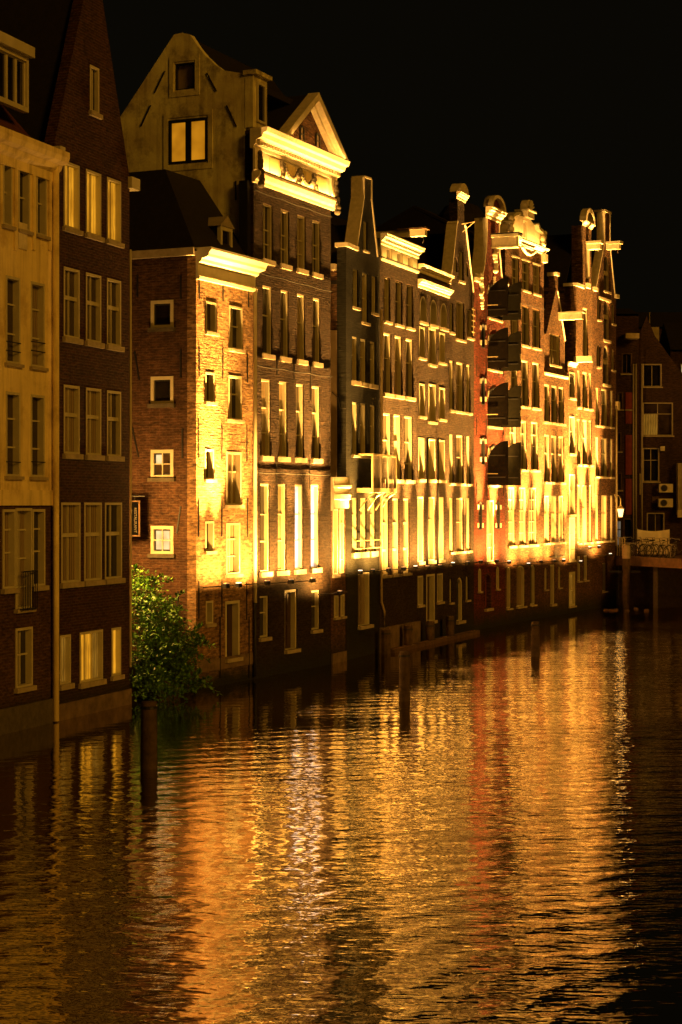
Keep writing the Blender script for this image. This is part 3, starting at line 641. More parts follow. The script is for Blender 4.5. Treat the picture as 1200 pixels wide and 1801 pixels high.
for x in (0.05, H.w - .05):
    for zz, oo in ((z0 + .70, .2), (z0 + .12, .26)):
        g = MB()
        for k in range(4): g.blob((x + random.uniform(-.04, .04), -oo - .03 * (k % 2), zz - .18 + .13 * k), .12 - .012 * k, 8, (1, 1, 1.1))
        g.build('console_carving', 'stone_dark', H.root, True)
    for zz in (z0 + .36,): MB().box(x - .25, x + .25, -.16, -.08, zz + .002, zz + .67).build('frieze_block', 'stone_bright', H.root)
za = z0 + 1.67; pa, pb, pc_ = (1.5, za), (6.15, za), (3.85, za + 1.72)
ped = MB().prism([pa, pb, pc_], f.m, -0.10, 0.25).build('pediment', 'brick_rust', H.root)
for p_, q_ in ((pa, pc_), (pc_, pb)):
    d_ = Vector(q_) - Vector(p_); d_.normalize(); nn = Vector((-d_.y, d_.x)); p2, q2 = Vector(p_) - d_ * .12, Vector(q_) + d_ * .12
    MB().prism([tuple(p2 - nn * .06), tuple(q2 - nn * .06), tuple(q2 + nn * .14), tuple(p2 + nn * .14)], f.m, -0.50 if q_ is pc_ else -0.502, -.10).build('raking_cornice', 'stone_bright', ped)
    MB().prism([tuple(p2 - nn * .17), tuple(q2 - nn * .17), tuple(q2 - nn * .062), tuple(p2 - nn * .062)], f.m, -0.28 if q_ is pc_ else -0.282, 0.0).build('raking_moulding', 'stone_bright', ped)
for x in (3.3, 4.55):
    MB().ring(arch_pts(x - .16, x + .16, za + .18, za + .72, .16), arch_pts(x - .11, x + .11, za + .23, za + .67, .11), f.m, -.16, -.09).build('window_frame', 'iron', ped)
    MB().prism(arch_pts(x - .11, x + .11, za + .23, za + .67, .11), f.m, -.12, -.105).build('pane', 'glass_curtain', ped)
    MB().prism([(x - .11, za + .43), (x + .11, za + .43), (x + .11, za + .47), (x - .11, za + .47)], f.m, -.14, -.1).build('sash', 'iron', ped)
MB().prism([(1.3, za + .001), (6.35, za + .001), (3.85, za + 1.86)], f.m, -0.09, 4.0).build('cross_roof', 'roof_tile', H.root)
MB().box(2.4, 5.4, 1.8, 2.6, za + 1.2, za + 1.86).build('roof_turret', 'plaster_grey', H.root)
s = H.left
s.row([(365, 297)], 209, 286, rec=0, grid=(2, ()), pane='lit_cream', sill=0.0, depth=0.05, fw=0.09, frame='iron', bar=0.2)
s.row([(342, 307)], 110, 157, grid=(1, ()), pane='glass_dark', sill=0.0, depth=0.1, fw=0.05, frame='iron')
sk = [(441, 128), (392, 123), (378, 113), (361, 97), (347, 80), (334, 60), (320, 57), (306, 60), (218, 195), (120, 345)]
up = s.pts(sk); up = [(max(.305, a), b) for a, b in up]
s.slab([(0.305, 9), (0.305, up[0][1])] + up[1:] + [(up[-1][0], 9)], 'plaster_grey', 'side_wall', 0.01, 0.3)
for (xa_, xb_, ya_, yb_) in ((288, 374, 200, 295), (298, 351, 101, 166)):                # plaster surrounds
    p0, p1 = s.ab(xb_, yb_), s.ab(xa_, ya_); MB().ring([(p0[0], p0[1]), (p1[0], p0[1]), (p1[0], p1[1]), (p0[0], p1[1])], [(p0[0] + .16, p0[1] + .16), (p1[0] - .16, p0[1] + .16), (p1[0] - .16, p1[1] - .16), (p0[0] + .16, p1[1] - .16)], s.m, -.014, .011).build('window_surround', 'plaster_grey', H.root)
for (x, y0, x1, y1) in ((272, 163, 290, 125), (248, 222, 265, 185), (364, 128, 381, 160), (399, 185, 416, 222), (415, 318, 415, 352)): s.bar(x, y0, y1, x1, w=.04)
H.right.slab([(0.305, -1), (6, -1), (6, 17), (0.305, 17)], 'brick_umber', 'side_wall', 0.01, 0.3)
MB().prism([(a, b - .10) for a, b in up] + [(a, b - .3) for a, b in reversed(up)], lambda a, b, c: (c, a, b), 0.29, H.w - .02).build('roof', 'roof_tile', H.root)
dd = MB().box(0.0, 1.0, 0.02, 0.3, 17.3, 18.95).build('dormer', 'plaster_grey', H.root)
MB().ring(arch_pts(.2, .8, 17.5, 18.75, 0), arch_pts(.27, .73, 17.57, 18.68, 0), f.m, -.05, .03).build('window_frame', WP, dd)
MB().prism([(.27, 17.57), (.73, 17.57), (.73, 18.68), (.27, 18.68)], f.m, -.0, .015).build('pane', 'glass_dark', dd)
MB().box(-.06, 1.1, -.12, .34, 18.95, 19.08).build('dormer_roof', 'plaster_grey', dd)
MB().box(-.22, 0.0, 0.10, 0.40, 12.6, 15.6).build('dark_strip', 'iron', H.root)  # plain black upright box at the front edge of the side wall

# ---- J: low annex in the gap with a rounded top
J = House('round_annex', 'low annex with lit drum shaped top squeezed between the pediment house and balcony house', 583, 62.35, 608, 63.75, depth=4.0)
f = J.front
f.row([(585.5, 594)], 895, 1010, grid=(1, (0.4,)), pane='glass_blind', sill=0.1, depth=0.14)
f.row([(597, 604.5)], 896, 1008, grid=(1, (0.2, 0.8)), pane='glass_blind', sill=0.0, depth=0.06)
f.row([(587.5, 595), (599, 605.5)], 1047, 1086, grid=(2, ()), pane='glass_brown', sill=0.06, depth=0.08)
zj = f.b(595, 893)
f.slab([(0.0, -1), (J.w, -1), (J.w, zj), (0.0, zj)], 'brick_rust')
J.left.slab([(.3, -1), (4, -1), (4, zj), (.3, zj)], 'brick_rust', 'side_wall', 0.01, 0.3)
J.right.slab([(.3, -1), (4, -1), (4, zj), (.3, zj)], 'brick_rust', 'side_wall', 0.01, 0.3)
zd = f.b(605, 840)
MB().lathe([(.44, zj - .02), (.44, zj + .26), (.52, zj + .30), (.52, zj + .46), (.46, zj + .50), (.46, zj + .66), (.55, zj + .70), (.55, zj + .78), (.48, zj + .80), (.48, zd), (.3, zd + .01)], 28, (J.w / 2 + .05, .10, 0)).build('drum', 'stone_bright', J.root, False)
MB().box(-.05, .22, -0.02, .12, zj - .1, zd).build('vent_box', 'zinc', J.root)
f.rect(0.0, J.w, -0.8, 0.35, -0.05, 0.0, 'plinth', 'plinth')
f.rect(.2, .95, f.b(600, 1042), f.b(600, 1039), -.25, 0, 'ledge', 'timber')

# ---- I: narrow black house with spout gable and balcony
I = House('spout_gable_house', 'narrow black painted house with spout gable and lit balcony', 609, 63.8, 668, 67.4, depth=8, rec=.06)
f = I.front
f.row([(621, 630.5), (654, 662.5)], 473, 540, grid=(2, (0.5,)), pane='glass_brown', sill=0.08)
f.row([(637, 647.5)], 480, 567, grid=(2, (0.5,)), pane='glass_brown', sill=0.08, depth=.1)
c3 = [(619.5, 629.5), (634, 645), (651, 661)]
f.row(c3, 592, 670, grid=(1, (0.4,)), panes=['glass_curtain', 'glass_brown', 'glass_brown'], sill=0.14, depth=.18)
f.row(c3, 707, 800, grid=(2, (0.4,)), panes=['glass_brown', 'glass_brown', 'glass_brown'], sill=0.08, depth=.18)
f.row(c3, 876, 972, grid=(1, (0.3,)), pane='glass_blind', sill=0.18, depth=.1)
f.row([(639.5, 646.5)], 389, 441, grid=(1, ()), pane='glass_brown', sill=0.05, depth=.1)
dd = f.door(630, 652, 1006, 1100, mat='glass_curtain')
gp = f.pts([(616, 440), (628, 432), (640, 346), (640, 312), (652.5, 316), (652.5, 350), (663, 452)])
gp[0] = (0.0, gp[0][1] + .1); zE = gp[-1][1]
f.slab([(0, -1), (I.w - .01, -1), (I.w - .01, zE)] + list(reversed(gp[1:-1])) + [(gp[1][0], gp[0][1]), (0, gp[0][1])], 'brick_black', 'wall', 0, .34)
f.coping(list(reversed(f.pts([(628, 432), (640, 346), (640, 312), (652.5, 316), (652.5, 350), (663, 452)]))), 'stone_bright', .07, -.04, .46)
f.rect(-.06, gp[1][0] + .02, gp[0][1] - .03, gp[0][1] + .12, -.08, .40, 'shoulder_stone', 'stone_bright')
I.body(13.4, 'brick_rust', left=False)
s = I.left; zp = s.b(600, 580)
s.slab([(.342, zp), (8, zp), (8, 13.9), (.342, 13.9)], 'brick_tan', 'side_wall', 0.01, .3)
s.slab([(.342, -1), (8, -1), (8, zp - .01), (.342, zp - .01)], 'plaster_side', 'lower_side_wall', -0.03, .3)
s.rect(0.35, 8, 13.7, 13.92, -.2, .009, 'gutter', 'stone')
cab = s.pts([(585, 690), (596, 700), (599, 716), (600, 719), (609, 719)])
MB().tube([s.m(a, b, -.05) for a, b in cab], .015, 5).build('cable', 'iron', I.root)
I.roof([(0, 13.35), (gp[3][0], 15.6), (I.w, 13.35)], y0=.35)
# balcony
bA, bB, bO = 1.15, 3.95, .62; zb, zt = 6.02, 7.22
bal = MB().box(bA, bB, -bO, -.002, zb - .12, zb + .04).build('balcony', 'iron_light', I.root)
fr = MB(); fr.box(bA, bA + .07, -bO, -bO + .07, zb + .04, zt).box(bB - .07, bB, -bO, -bO + .07, zb + .04, zt).box(bA, bB, -bO, -bO + .06, zt, zt + .07).box(bA, bA + .06, -bO + .06, -.0, zt, zt + .07).box(bB - .06, bB, -bO + .06, 0, zt, zt + .07)
fr.build('railing', 'iron_light', bal)
for k in range(20):
    x = bA + .1 + (bB - bA - .2) * k / 19; MB().box(x - .011, x + .011, -bO + .02, -bO + .04, zb + .04, zt).build('baluster', 'zinc', bal)
for x in (bA + .9, bA + 1.8): MB().box(x - .03, x + .03, -bO, -bO + .07, zb + .04, zt).build('post', 'zinc', bal)
for x in (bA + .3, bA + 1.2, bA + 2.1, bB - .1):
    q = [(x, -.02, zb - .75), (x, -.18, zb - .5), (x, -.38, zb - .25), (x, -.58, zb - .13)]; MB().tube(q, .03, 6).build('bracket', 'iron_light', bal, True)
for zz in (f.b(625, 952), f.b(625, 966)): f.rect(.5, 3.6, zz, zz + .03, -.22, -.19, 'flower_rail', 'iron_light')
f.pipe(666.5, 545, 1060, .05, 'iron_light', .1); 
MB().tube([f.m(*f.ab(666.5, 1058), -.1), f.m(*f.ab(669, 1066), -.1), f.m(*f.ab(672, 1075), -.1), f.m(*f.ab(673, 1106), -.1)], .045, 8).build('downpipe', 'iron_light', I.root, True)

# ---- K: attic house
K = House('attic_house', 'dark brick house with white three window attic next to the spout gable', 668, 67.4, 735, 71.5, depth=8, rec=.07)
f = K.front
f.row([(676, 686.5), (696, 708), (715.5, 727)], 487, 565, grid=(1, (0.45,)), panes=['glass_brown', 'glass_dark', 'glass_brown'], sill=.08, depth=.2)
f.row([(675, 689), (694.5, 708), (714, 727.5)], 586, 692, grid=(1, (0.4,)), panes=['glass_brown', 'glass_curtain', 'glass_brown'], sill=.12, depth=.2)
f.row([(674, 689), (693, 706.5), (712, 727)], 727, 843, grid=(1, (0.4, 0.75)), panes=['glass_curtain', 'glass_blind', 'glass_brown'], sill=.12, depth=.2)
f.row([(673, 685), (691, 703), (709.5, 721)], 877, 1012, grid=(1, (0.32, 0.68)), panes=['glass_curtain', 'glass_brown', 'glass_brown'], sill=.08, depth=.12, transom=.05)
z1 = f.b(673, 452)
f.slab([(0.01, -1), (K.w - .01, -1), (K.w - .01, z1 - .15), (0.01, z1 + .05)], 'brick_grey')
sA = f.holes[:]; f.holes = []
f.row([(680.5, 690.5), (699, 709), (717.5, 726.5)], 435, 459, grid=(1, ()), pane='glass_dark', sill=.0, depth=.1)
f.slab([(.2, z1 - .14), (K.w - .03, z1 - .14), (K.w - .03, 15.35), (.2, 15.35)], 'white_paint', 'attic', 0.0, .3)
f.cornice(.1, K.w + .06, z1 - .13, [(0, 0), (.04, 0), (.06, .08), (0, .1)], WP, 'attic_sill')
f.cornice(.05, K.w + .05, 15.12, CORN(.30, .42), WP)
K.body(14.3, 'brick_grey'); K.ridge_roof(14.3, 17.0, 4.5, front=.4)
hb = MB().box(2.6, 2.85, -.9, 1.5, 15.75, 16.0).build('hoist_beam', WP, K.root)
MB().box(2.5, 2.95, -.98, .2, 16.0, 16.06).build('beam_cap', 'timber', hb)
MB().tube([(2.72, -.8, 15.75), (2.72, -.8, 15.55), (2.72, -.76, 15.48)], .02, 6).build('hook', 'iron', hb)
f.rect(.0, K.w, -.8, .9, -.12, -.001, 'plinth', 'plinth')

# ---- L: double cornice house
Lh = House('double_cornice_house', 'brown brick house with two stacked cornices and three small arched windows', 735, 71.5, 790, 75.4, depth=8)
f = Lh.front
c3 = [(737.5, 747), (754, 766), (772.5, 782.5)]
f.row([(739, 750), (757, 768), (775, 786)], 521, 566, grid=(1, ()), pane='glass_dark', sill=.1, depth=.3, arch=.42, fw=.05)
f.row([c3[0], c3[2]], 575, 629, grid=(1, ()), pane='glass_blind', sill=.08, depth=.14)
f.row([c3[1]], 577, 641, grid=(1, ()), pane='glass_blind', sill=.08, depth=.14)
f.row([c3[0], c3[2]], 675, 732, grid=(1, ()), pane='glass_blind', sill=.08, depth=.16)
f.row([c3[1]], 676, 742, grid=(1, ()), pane='glass_blind', sill=.08, depth=.2)
f.row([(736, 746), (752.5, 765), (771, 782)], 770, 843, grid=(1, ()), pane='glass_blind', sill=.1, depth=.2)
f.row([(734.8, 744), (751, 763.5), (769.5, 779.5)], 874, 988, grid=(1, (.35,)), pane='glass_blind', sill=.1, depth=.16)
f.row([(734.8, 744), (769, 778.5)], 1013, 1064, grid=(1, ()), pane='glass_brown', sill=.08, depth=.16)
f.door(750, 764.5, 1010, 1092, mat='door_paint')
f.slab([(0.01, -1), (Lh.w - .01, -1), (Lh.w - .01, 14.9), (0.01, 14.9)], 'brick_grey')
f.cornice(0.0, Lh.w + .02, 14.62, CORN(.25, .32), 'stone_bright'); f.cornice(0.0, Lh.w + .02, 14.02, CORN(.22, .32), 'stone_bright', 'lower_cornice')
Lh.body(14.6, 'brick_grey'); Lh.ridge_roof(14.6, 17.2, 4.5, front=.35, zf=14.9)
for x in (749.5, 768): f.pipe(x, 770, 1000, .04, 'iron', .07)

# ---- M: crowned pointed gable
M_ = House('crowned_gable_house', 'dark brick house with tall pointed gable and small white crown on its neck', 790, 75.4, 834, 78.8, depth=8, rec=.07)
f = M_.front
f.row([(791.5, 797.5), (822.5, 832)], 533, 584, grid=(1, ()), panes=['glass_dark', 'glass_brown'], sill=.08, depth=.14)
f.row([(803, 817)], 531, 597, grid=(2, ()), pane='glass_curtain', sill=.08, depth=.16)
for yt, yb, pn in ((634, 721, 'glass_brown'), (764, 850, 'glass_brown'), (876, 971, 'glass_curtain')):
    f.row([(791, 798.5), (803, 816), (821, 828)], yt, yb, grid=(1, (.45,)), panes=['glass_blind', pn, 'glass_blind'], sill=.08, depth=.2)
f.row([(791, 796), (819.5, 825)], 1016, 1060, grid=(1, ()), pane='glass_dark', sill=.06, depth=.14, arch=.2)
f.door(803, 815, 1015, 1092, arch=.35, mat='iron')
f.row([(808, 815.5)], 442, 494, grid=(1, ()), pane='glass_brown', sill=.08, depth=.14)
f.row([(800, 805), (819.5, 824)], 453, 478, grid=(1, ()), pane='glass_dark', sill=.0, depth=.1, arch=.22)
gp = f.pts([(793, 507), (803, 398), (803, 352), (817, 352), (817, 392), (832.5, 507)])
gz = (gp[0][1] + gp[-1][1]) / 2
prof = [(M_.w - .15, gz), (2.35, 17.25), (2.2, 17.35), (2.2, 18.35), (1.2, 18.35), (1.2, 17.35), (1.05, 17.25), (.15, gz)]
f.slab([(0.01, -1), (M_.w - .01, -1), (M_.w - .01, gz - .02)] + prof + [(0.01, gz - .02)], 'brick_grey', 'wall', 0, .36)
f.coping(prof[:3], 'stone_bright', .06, -.05, .42); f.coping(prof[5:], 'stone_bright', .06, -.05, .42)
f.cornice(1.05, 2.35, 18.33, CORN(.2, .3), 'stone_bright', 'crown_cornice'); 
MB().prism([(1.1 + .6 + .62 * math.cos(math.pi * k / 10), 18.63 + .42 * math.sin(math.pi * k / 10)) for k in range(11)], f.m, -.16, .3).build('crown_pediment', 'stone_bright', M_.root)
M_.body(14.0, 'brick_grey'); M_.roof([(0, 14.0), (M_.w / 2, 17.0), (M_.w, 14.0)], y0=.37)
MB().tube([(1.75, -.02, 17.35), (1.75, -.6, 17.42)], .02, 5).tube([(1.75, -.55, 17.4), (1.75, -.05, 17.0)], .015, 5).build('flag_bracket', 'iron_light', M_.root)
lad = MB(); a, b0 = f.ab(829.5, 590); b1 = f.b(829.5, 540)
lad.box(a - .02, a + .02, -.1, -.06, b0, b1)
for k in range(5): z = b0 + (b1 - b0) * (k + .5) / 5; lad.box(a - .22, a + .22, -.1, -.07, z, z + .04)
lad.build('sign_bracket', 'iron_light', M_.root)

# ---- N: red warehouse with open shutters
Nh = House('red_warehouse', 'red brick warehouse with white crowned neck gable, hoist beam and black arched shutters', 834, 78.8, 889, 82.8, depth=9)
f = Nh.front
LV = [(484, 560), (572, 651), (668, 752), (770, 856)]
aL, aR = f.a(858.5), f.a(881); wd = (aR - aL) / 2; HT = []
for yt, yb in LV:
    zb_, zt_ = f.b(859, yb - 3), f.b(859, yt + 12); HT.append((zb_, zt_)); f.window(aL, aR, zb_, zt_, grid=(2, (.5,)), pane='glass_dark', sill=.08, depth=.18, arch=.6, fw=.06, name='loading_hatch', frame='iron')
for yt, yb in ((568, 612), (662, 712), (768, 818)):
    f.row([(846.5, 853)], yt, yb, grid=(1, ()), pane='glass_dark', sill=0, depth=.1, arch=.2, frame='iron')
    for yy in (yt + 12, yb - 6):
        for xx in (845.6, 854): a, b0 = f.ab(xx, yy); f.rect(a - .09, a + .09, b0, b0 + .2, -.03, .01, 'stone_block', 'stone_bright')
f.row([(856.5, 868)], 880, 988, grid=(2, (.55, .78)), pane='glass_curtain', sill=.08, depth=.1)
f.row([(842, 848), (873.5, 879.5)], 881, 932, grid=(1, (.5,)), pane='glass_brown', sill=.0, depth=.08, arch=.2, frame='iron')
for yy in (896, 928):
    for xx in (841, 849, 872.6, 880.6): a, b0 = f.ab(xx, yy); f.rect(a - .07, a + .07, b0, b0 + .2, -.03, .01, 'stone_block', 'stone_bright')
f.row([(841.5, 846), (873, 877.5)], 1000, 1040, grid=(1, ()), pane='glass_brown', sill=.06, depth=.14, arch=.18)
f.door(852.5, 864, 1008, 1070, mat='panel_red', arch=.3, frame='brick_rust')
gz = 15.2
nk = [(4.15, gz), (3.75, 15.9), (3.5, 16.8), (3.42, 17.6), (3.42, 18.15), (1.75, 18.15), (1.75, 17.6), (1.65, 16.8), (1.35, 15.9), (.95, gz)]
f.slab([(0.01, -1), (Nh.w - .01, -1), (Nh.w - .01, gz - .02)] + nk + [(0.01, gz - .02)], 'brick_red', 'wall', 0, .5)
f.coping(nk[:5], 'stone_bright', .06, -.04, .56); f.coping(nk[5:], 'stone_bright', .06, -.04, .56)
f.cornice(1.55, 3.62, 18.14, CORN(.32, .48), 'stone_bright', 'gable_cornice')
cr = [(2.585 + 1.0 * math.cos(math.pi * k / 12), 18.62 + .62 * math.sin(math.pi * k / 12)) for k in range(13)]
ci = [(2.585 + .78 * math.cos(math.pi * k / 12), 18.66 + .44 * math.sin(math.pi * k / 12)) for k in range(13)]
MB().ring(cr, ci, f.m, -.3, .1).build('segmental_pediment', 'stone_bright', Nh.root); MB().prism(cr, f.m, -.1, .1).build('pediment_back', 'brick_red', Nh.root)
hb = MB().box(2.4, 2.78, -1.15, -.002, 16.95, 17.35).build('hoist_beam', 'stone_bright', Nh.root)
MB().box(2.3, 2.88, -1.28, -.002, 17.35, 17.47).build('beam_cap', WP, hb); MB().box(2.36, 2.82, -1.2, -.002, 16.88, 16.95).build('beam_moulding', WP, hb); MB().box(2.28, 2.9, -1.3, -.0, 17.472, 17.53).build('beam_roof', 'roof_tile', hb)
g = MB()
for k in range(7): g.blob((2.59 + random.uniform(-.1, .1), -.12, 15.9 + .14 * k), .11 + .03 * random.random())
g.build('carving', 'stone_bright', Nh.root, True)
for x in (.75, 4.15):
    g = MB()
    for k in range(13): g.blob((x + random.uniform(-.09, .13), -.10, gz - 1.15 + .12 * k), .07 + .04 * (k / 12) + .02 * random.random())
    g.build('scroll_carving', 'stone_bright', Nh.root, True)
MB().box(-.02, .85, -.12, .5, gz - .05, gz + .12).build('shoulder_stone', 'stone_bright', Nh.root); MB().box(.1, .8, -.1, .45, gz + .13, gz + .3).build('shoulder_stone', 'stone_bright', Nh.root)
g = MB()
for k in range(5): g.blob((2.59, -.08, 15.2 + .1 * k), .08)
g.build('carving', 'stone_bright', Nh.root, True)
Nh.body(14.4, 'brick_red'); Nh.roof([(0, 14.4), (2.58, 17.3), (Nh.w, 14.4)], y0=.51)
for (zb_, zt_) in HT:                                          # shutters stand open, square to the front
    for k, a in enumerate((aL - .03, aR + .03)):
        sw = wd * 1.02; q = [(0, zb_), (sw, zb_)] + [(sw - sw * math.sin(math.pi / 2 * i / 8), zt_ + .16 - 1.0 + 1.0 * math.cos(math.pi / 2 * i / 8)) for i in range(9)]
        sh = MB().prism(q, lambda aa, bb, cc: (a + cc, -.02 - aa, bb), -.03, .03).build('shutter', 'shutter_wood' if k == 0 else 'shutter_green', Nh.root)
        for fz in (.18, .72):
            z = zb_ + (zt_ - zb_) * fz; MB().box(a - .04, a + .04, -sw * .9, 0.0, z, z + .04).build('hinge', 'iron', sh)
        if k == 0: MB().box(a - .12, a - .09, -sw * .55, .02, zb_ + .48, zb_ + .51).build('stay_bar', 'iron_light', sh)
    MB().box(aR + .0, aR + .06, -wd * 1.07, -wd * 1.0, zb_ + .5, zb_ + .75).build('shutter_latch', 'iron_light', Nh.root)
    ks = [(aL - .12, zt_ - .55), (aL + .02, zt_ - .45), (aL + .1, zt_ - .1), (aL - .02, zt_ - .22)]
    MB().prism(ks, f.m, -.03, .01).build('keystone', 'stone_bright', Nh.root)
for x in (838.5, 855.5, 877, 886):
    for y0, y1 in ((545, 565), (640, 662), (735, 765), (850, 872)): f.bar(x, y0, y1, w=.05)

# ---- O: brown house with white attic and shell crest
Oh = House('shell_crest_house', 'brown brick house with ornate white attic and shell crest beside the red warehouse', 889, 82.8, 957, 87.7, depth=9, rec=.05)
f = Oh.front
f.row([(901, 913), (919, 931.5), (938, 950)], 453, 505, grid=(2, (.35, .67)), pane='glass_brown', sill=.08, depth=.12, lintel=.08)
f.row([(900, 912), (918.5, 931.5), (937.5, 950)], 533, 603, grid=(2, (.42,)), pane='glass_brown', sill=.08, depth=.14)
f.row([(899, 911), (917.5, 930), (936.5, 949)], 630, 712, grid=(2, (.4,)), panes=['glass_curtain', 'glass_brown', 'glass_brown'], sill=.08, depth=.16)
f.row([(897, 909), (916, 927), (934.5, 947)], 738, 825, grid=(2, (.25, .5)), pane='glass_brown', sill=.08, depth=.16)
f.row([(894.5, 906.5), (913.5, 926), (930.5, 945)], 857, 960, grid=(3, (.2, .4, .6, .8)), pane='glass_curtain', sill=.1, depth=.12, bar=.05)
f.row([(891, 899.5), (909, 924), (933, 942)], 997, 1070, grid=(1, ()), panes=['glass_dark', 'glass_curtain', 'glass_dark'], sill=.06, depth=.22, arch=.2)
f.slab([(0.01, -1), (Oh.w - .01, -1), (Oh.w - .01, 17.75), (0.01, 17.75)], 'brick_rust')
f.cornice(.05, Oh.w + .03, 17.5, CORN(.3, .26), 'stone_bright', 'lower_cornice')
f.holes = []
at_ = [(5.1, 17.77), (5.1, 18.15), (4.75, 18.45), (4.2, 18.52), (4.0, 18.75), (3.5, 18.92), (2.2, 18.92), (1.6, 18.86), (1.0, 18.78), (.6, 18.6), (.3, 18.3), (.3, 17.77)]
f.window(2.45, 3.0, 17.95, 18.75, grid=(2, ()), pane='glass_dark', sill=0, depth=.1, frame='stone_bright')
f.slab(at_, 'stone_bright', 'attic', 0, .35)
f.coping(at_[1:5], 'white_paint', .14, -.22, .4, 'attic_moulding'); f.coping(at_[7:11], 'white_paint', .14, -.22, .4, 'attic_moulding')
MB().box(2.55, 3.45, -.2, .4, 18.92, 19.2).build('crest_base', 'stone_bright', Oh.root)
MB().box(2.45, 3.55, -.28, .45, 19.2, 19.28).build('crest_moulding', 'white_paint', Oh.root)
sh = MB().prism([(3.0 + .42 * math.cos(math.pi * k / 12), 19.28 + .5 * math.sin(math.pi * k / 12)) for k in range(13)], f.m, -.12, .2).build('shell_crest', 'stone_bright', Oh.root)
for k in range(1, 8):
    an = math.pi * k / 8; MB().tube([(3.0, -.14, 19.3), (3.0 + .38 * math.cos(an), -.2, 19.3 + .45 * math.sin(an))], .045, 6).build('shell_rib', 'white_paint', sh)
for x, z0_ in ((.5, 18.1), (5.0, 18.0)):
    g = MB()
    for k in range(9): g.blob((x + random.uniform(-.18, .18), -.14, z0_ + random.uniform(-.1, .5)), .1 + .05 * random.random())
    g.build('volute_carving', 'stone_bright', Oh.root, True)
g = MB()
for k in range(17): q = k / 16; g.blob((1.9 + 1.7 * q, -.16, 17.42 - .22 * math.sin(math.pi * q)), .085)
g.build('garland', 'stone_bright', Oh.root, True)
MB().box(5.05, Oh.w, -.2, .2, 17.1, 17.5).build('cornice_block', 'stone_bright', Oh.root)
Oh.body(17.3, 'brick_rust'); Oh.ridge_roof(17.3, 19.4, 4.5, front=.36)
MB().lathe([(1.2, 0), (1.15, .5), (.8, .95), (.2, 1.2)], 14, (2.2, 3.0, 18.6)).build('roof_lantern', 'roof_tile', Oh.root)
for y0 in (525, 985): 
    b0 = f.b(893, y0); MB().tube([(.02, -.05, b0), (Oh.w / 2, -.05, b0 - .05), (Oh.w - .02, -.05, b0)], .016, 5).build('cable', 'iron', Oh.root)

# ---- P: low house with pointed gable
Ph = House('pointed_gable_house', 'low brick house with narrow pointed gable and white hoist beam', 957, 87.7, 999, 91.2, depth=8, rec=.05)
f = Ph.front
f.row([(967, 985)], 588, 642, grid=(2, (.5,)), pane='glass_brown', sill=.08, depth=.12)
for yt, yb, p_ in ((676, 742, 'glass_brown'), (765, 848, 'glass_brown'), (872, 955, 'glass_blind')):
    f.row([(957.8, 967), (970, 980.5), (983, 992.5)], yt, yb, grid=(1, (.38,)), pane=p_, sill=.08, depth=.18)
f.row([(957.8, 963), (982, 987)], 998, 1037, grid=(1, ()), pane='glass_brown', sill=.05, depth=.14, arch=.2)
f.door(968, 976, 993, 1062, mat='door_paint')
gz = f.b(962, 588); ga = f.ab(979, 512); g1 = 3.35
f.slab([(0.01, -1), (Ph.w - .01, -1), (Ph.w - .01, f.b(996, 655)), (g1, f.b(996, 655)), (g1, gz - .1), (ga[0] + .15, ga[1]), (ga[0] - .1, ga[1]), (.35, gz), (.01, gz)], 'brick_tan', 'wall', 0, .36)
f.coping([(g1, gz - .1), (ga[0] + .15, ga[1])], 'stone_bright', .08, -.04, .4)
MB().box(ga[0] - .12, ga[0] + .17, -.03, .36, ga[1], ga[1] + .75).build('pinnacle', 'brick_tan', Ph.root); MB().box(ga[0] - .2, ga[0] + .25, -.1, .42, ga[1] + .75, ga[1] + .92).build('pinnacle_cap', 'stone_bright', Ph.root)
hb = MB().box(2.3, 2.6, -1.2, -.002, f.b(985, 556, -.6), f.b(985, 545, -.6)).build('hoist_beam', 'stone_bright', Ph.root)
MB().box(2.22, 2.68, -1.3, -.002, f.b(985, 545, -.6) + .002, f.b(985, 542, -.6)).build('beam_cap', WP, hb)
f.cornice(.05, Ph.w - .05, f.b(962, 660), [(0, 0), (.04, 0), (.07, .08), (.07, .14), (0, .14)], 'stone_bright', 'ledge')
Ph.body(gz - .3, 'brick_tan'); Ph.roof([(0, gz - .3), (ga[0], ga[1] - .5), (Ph.w, gz - .3)], y0=.37)
bl = MB(); a0, a1 = f.a(966), f.a(983); zb_ = f.b(974, 978); zt_ = f.b(974, 948)
for k in range(9): x = a0 + (a1 - a0) * k / 8; bl.box(x - .012, x + .012, -.32, -.3, zb_, zt_)
bl.box(a0, a1, -.33, -.29, zt_, zt_ + .03).box(a0, a1, -.33, -.001, zb_ - .05, zb_).build('window_guard', 'iron', Ph.root)

# ---- Q: sliver house
Q = House('sliver_house', 'very narrow brick house one window wide beside the pointed gable', 999, 91.2, 1013, 92.4, depth=8)
f = Q.front
for yt, yb, p_ in ((655, 700, 'glass_brown'), (732, 798, 'glass_brown'), (834, 905, 'glass_blind'), (910, 985, 'glass_blind')):
    f.row([(1001.5, 1011)], yt, yb, grid=(2, (.4,)), pane=p_, sill=.08, depth=.16)
f.row([(1001, 1011.5)], 1006, 1066, grid=(1, (.55,)), pane='lit_dim', sill=.06, depth=.1, fw=.12)
f.slab([(0.01, -1), (Q.w - .01, -1), (Q.w - .01, f.b(1006, 640)), (0.01, f.b(1006, 640))], 'brick_tan')
f.cornice(0.0, Q.w, f.b(1006, 645), CORN(.15, .22), 'stone_bright'); Q.body(12, 'brick_tan'); Q.ridge_roof(12.0, 13.8)

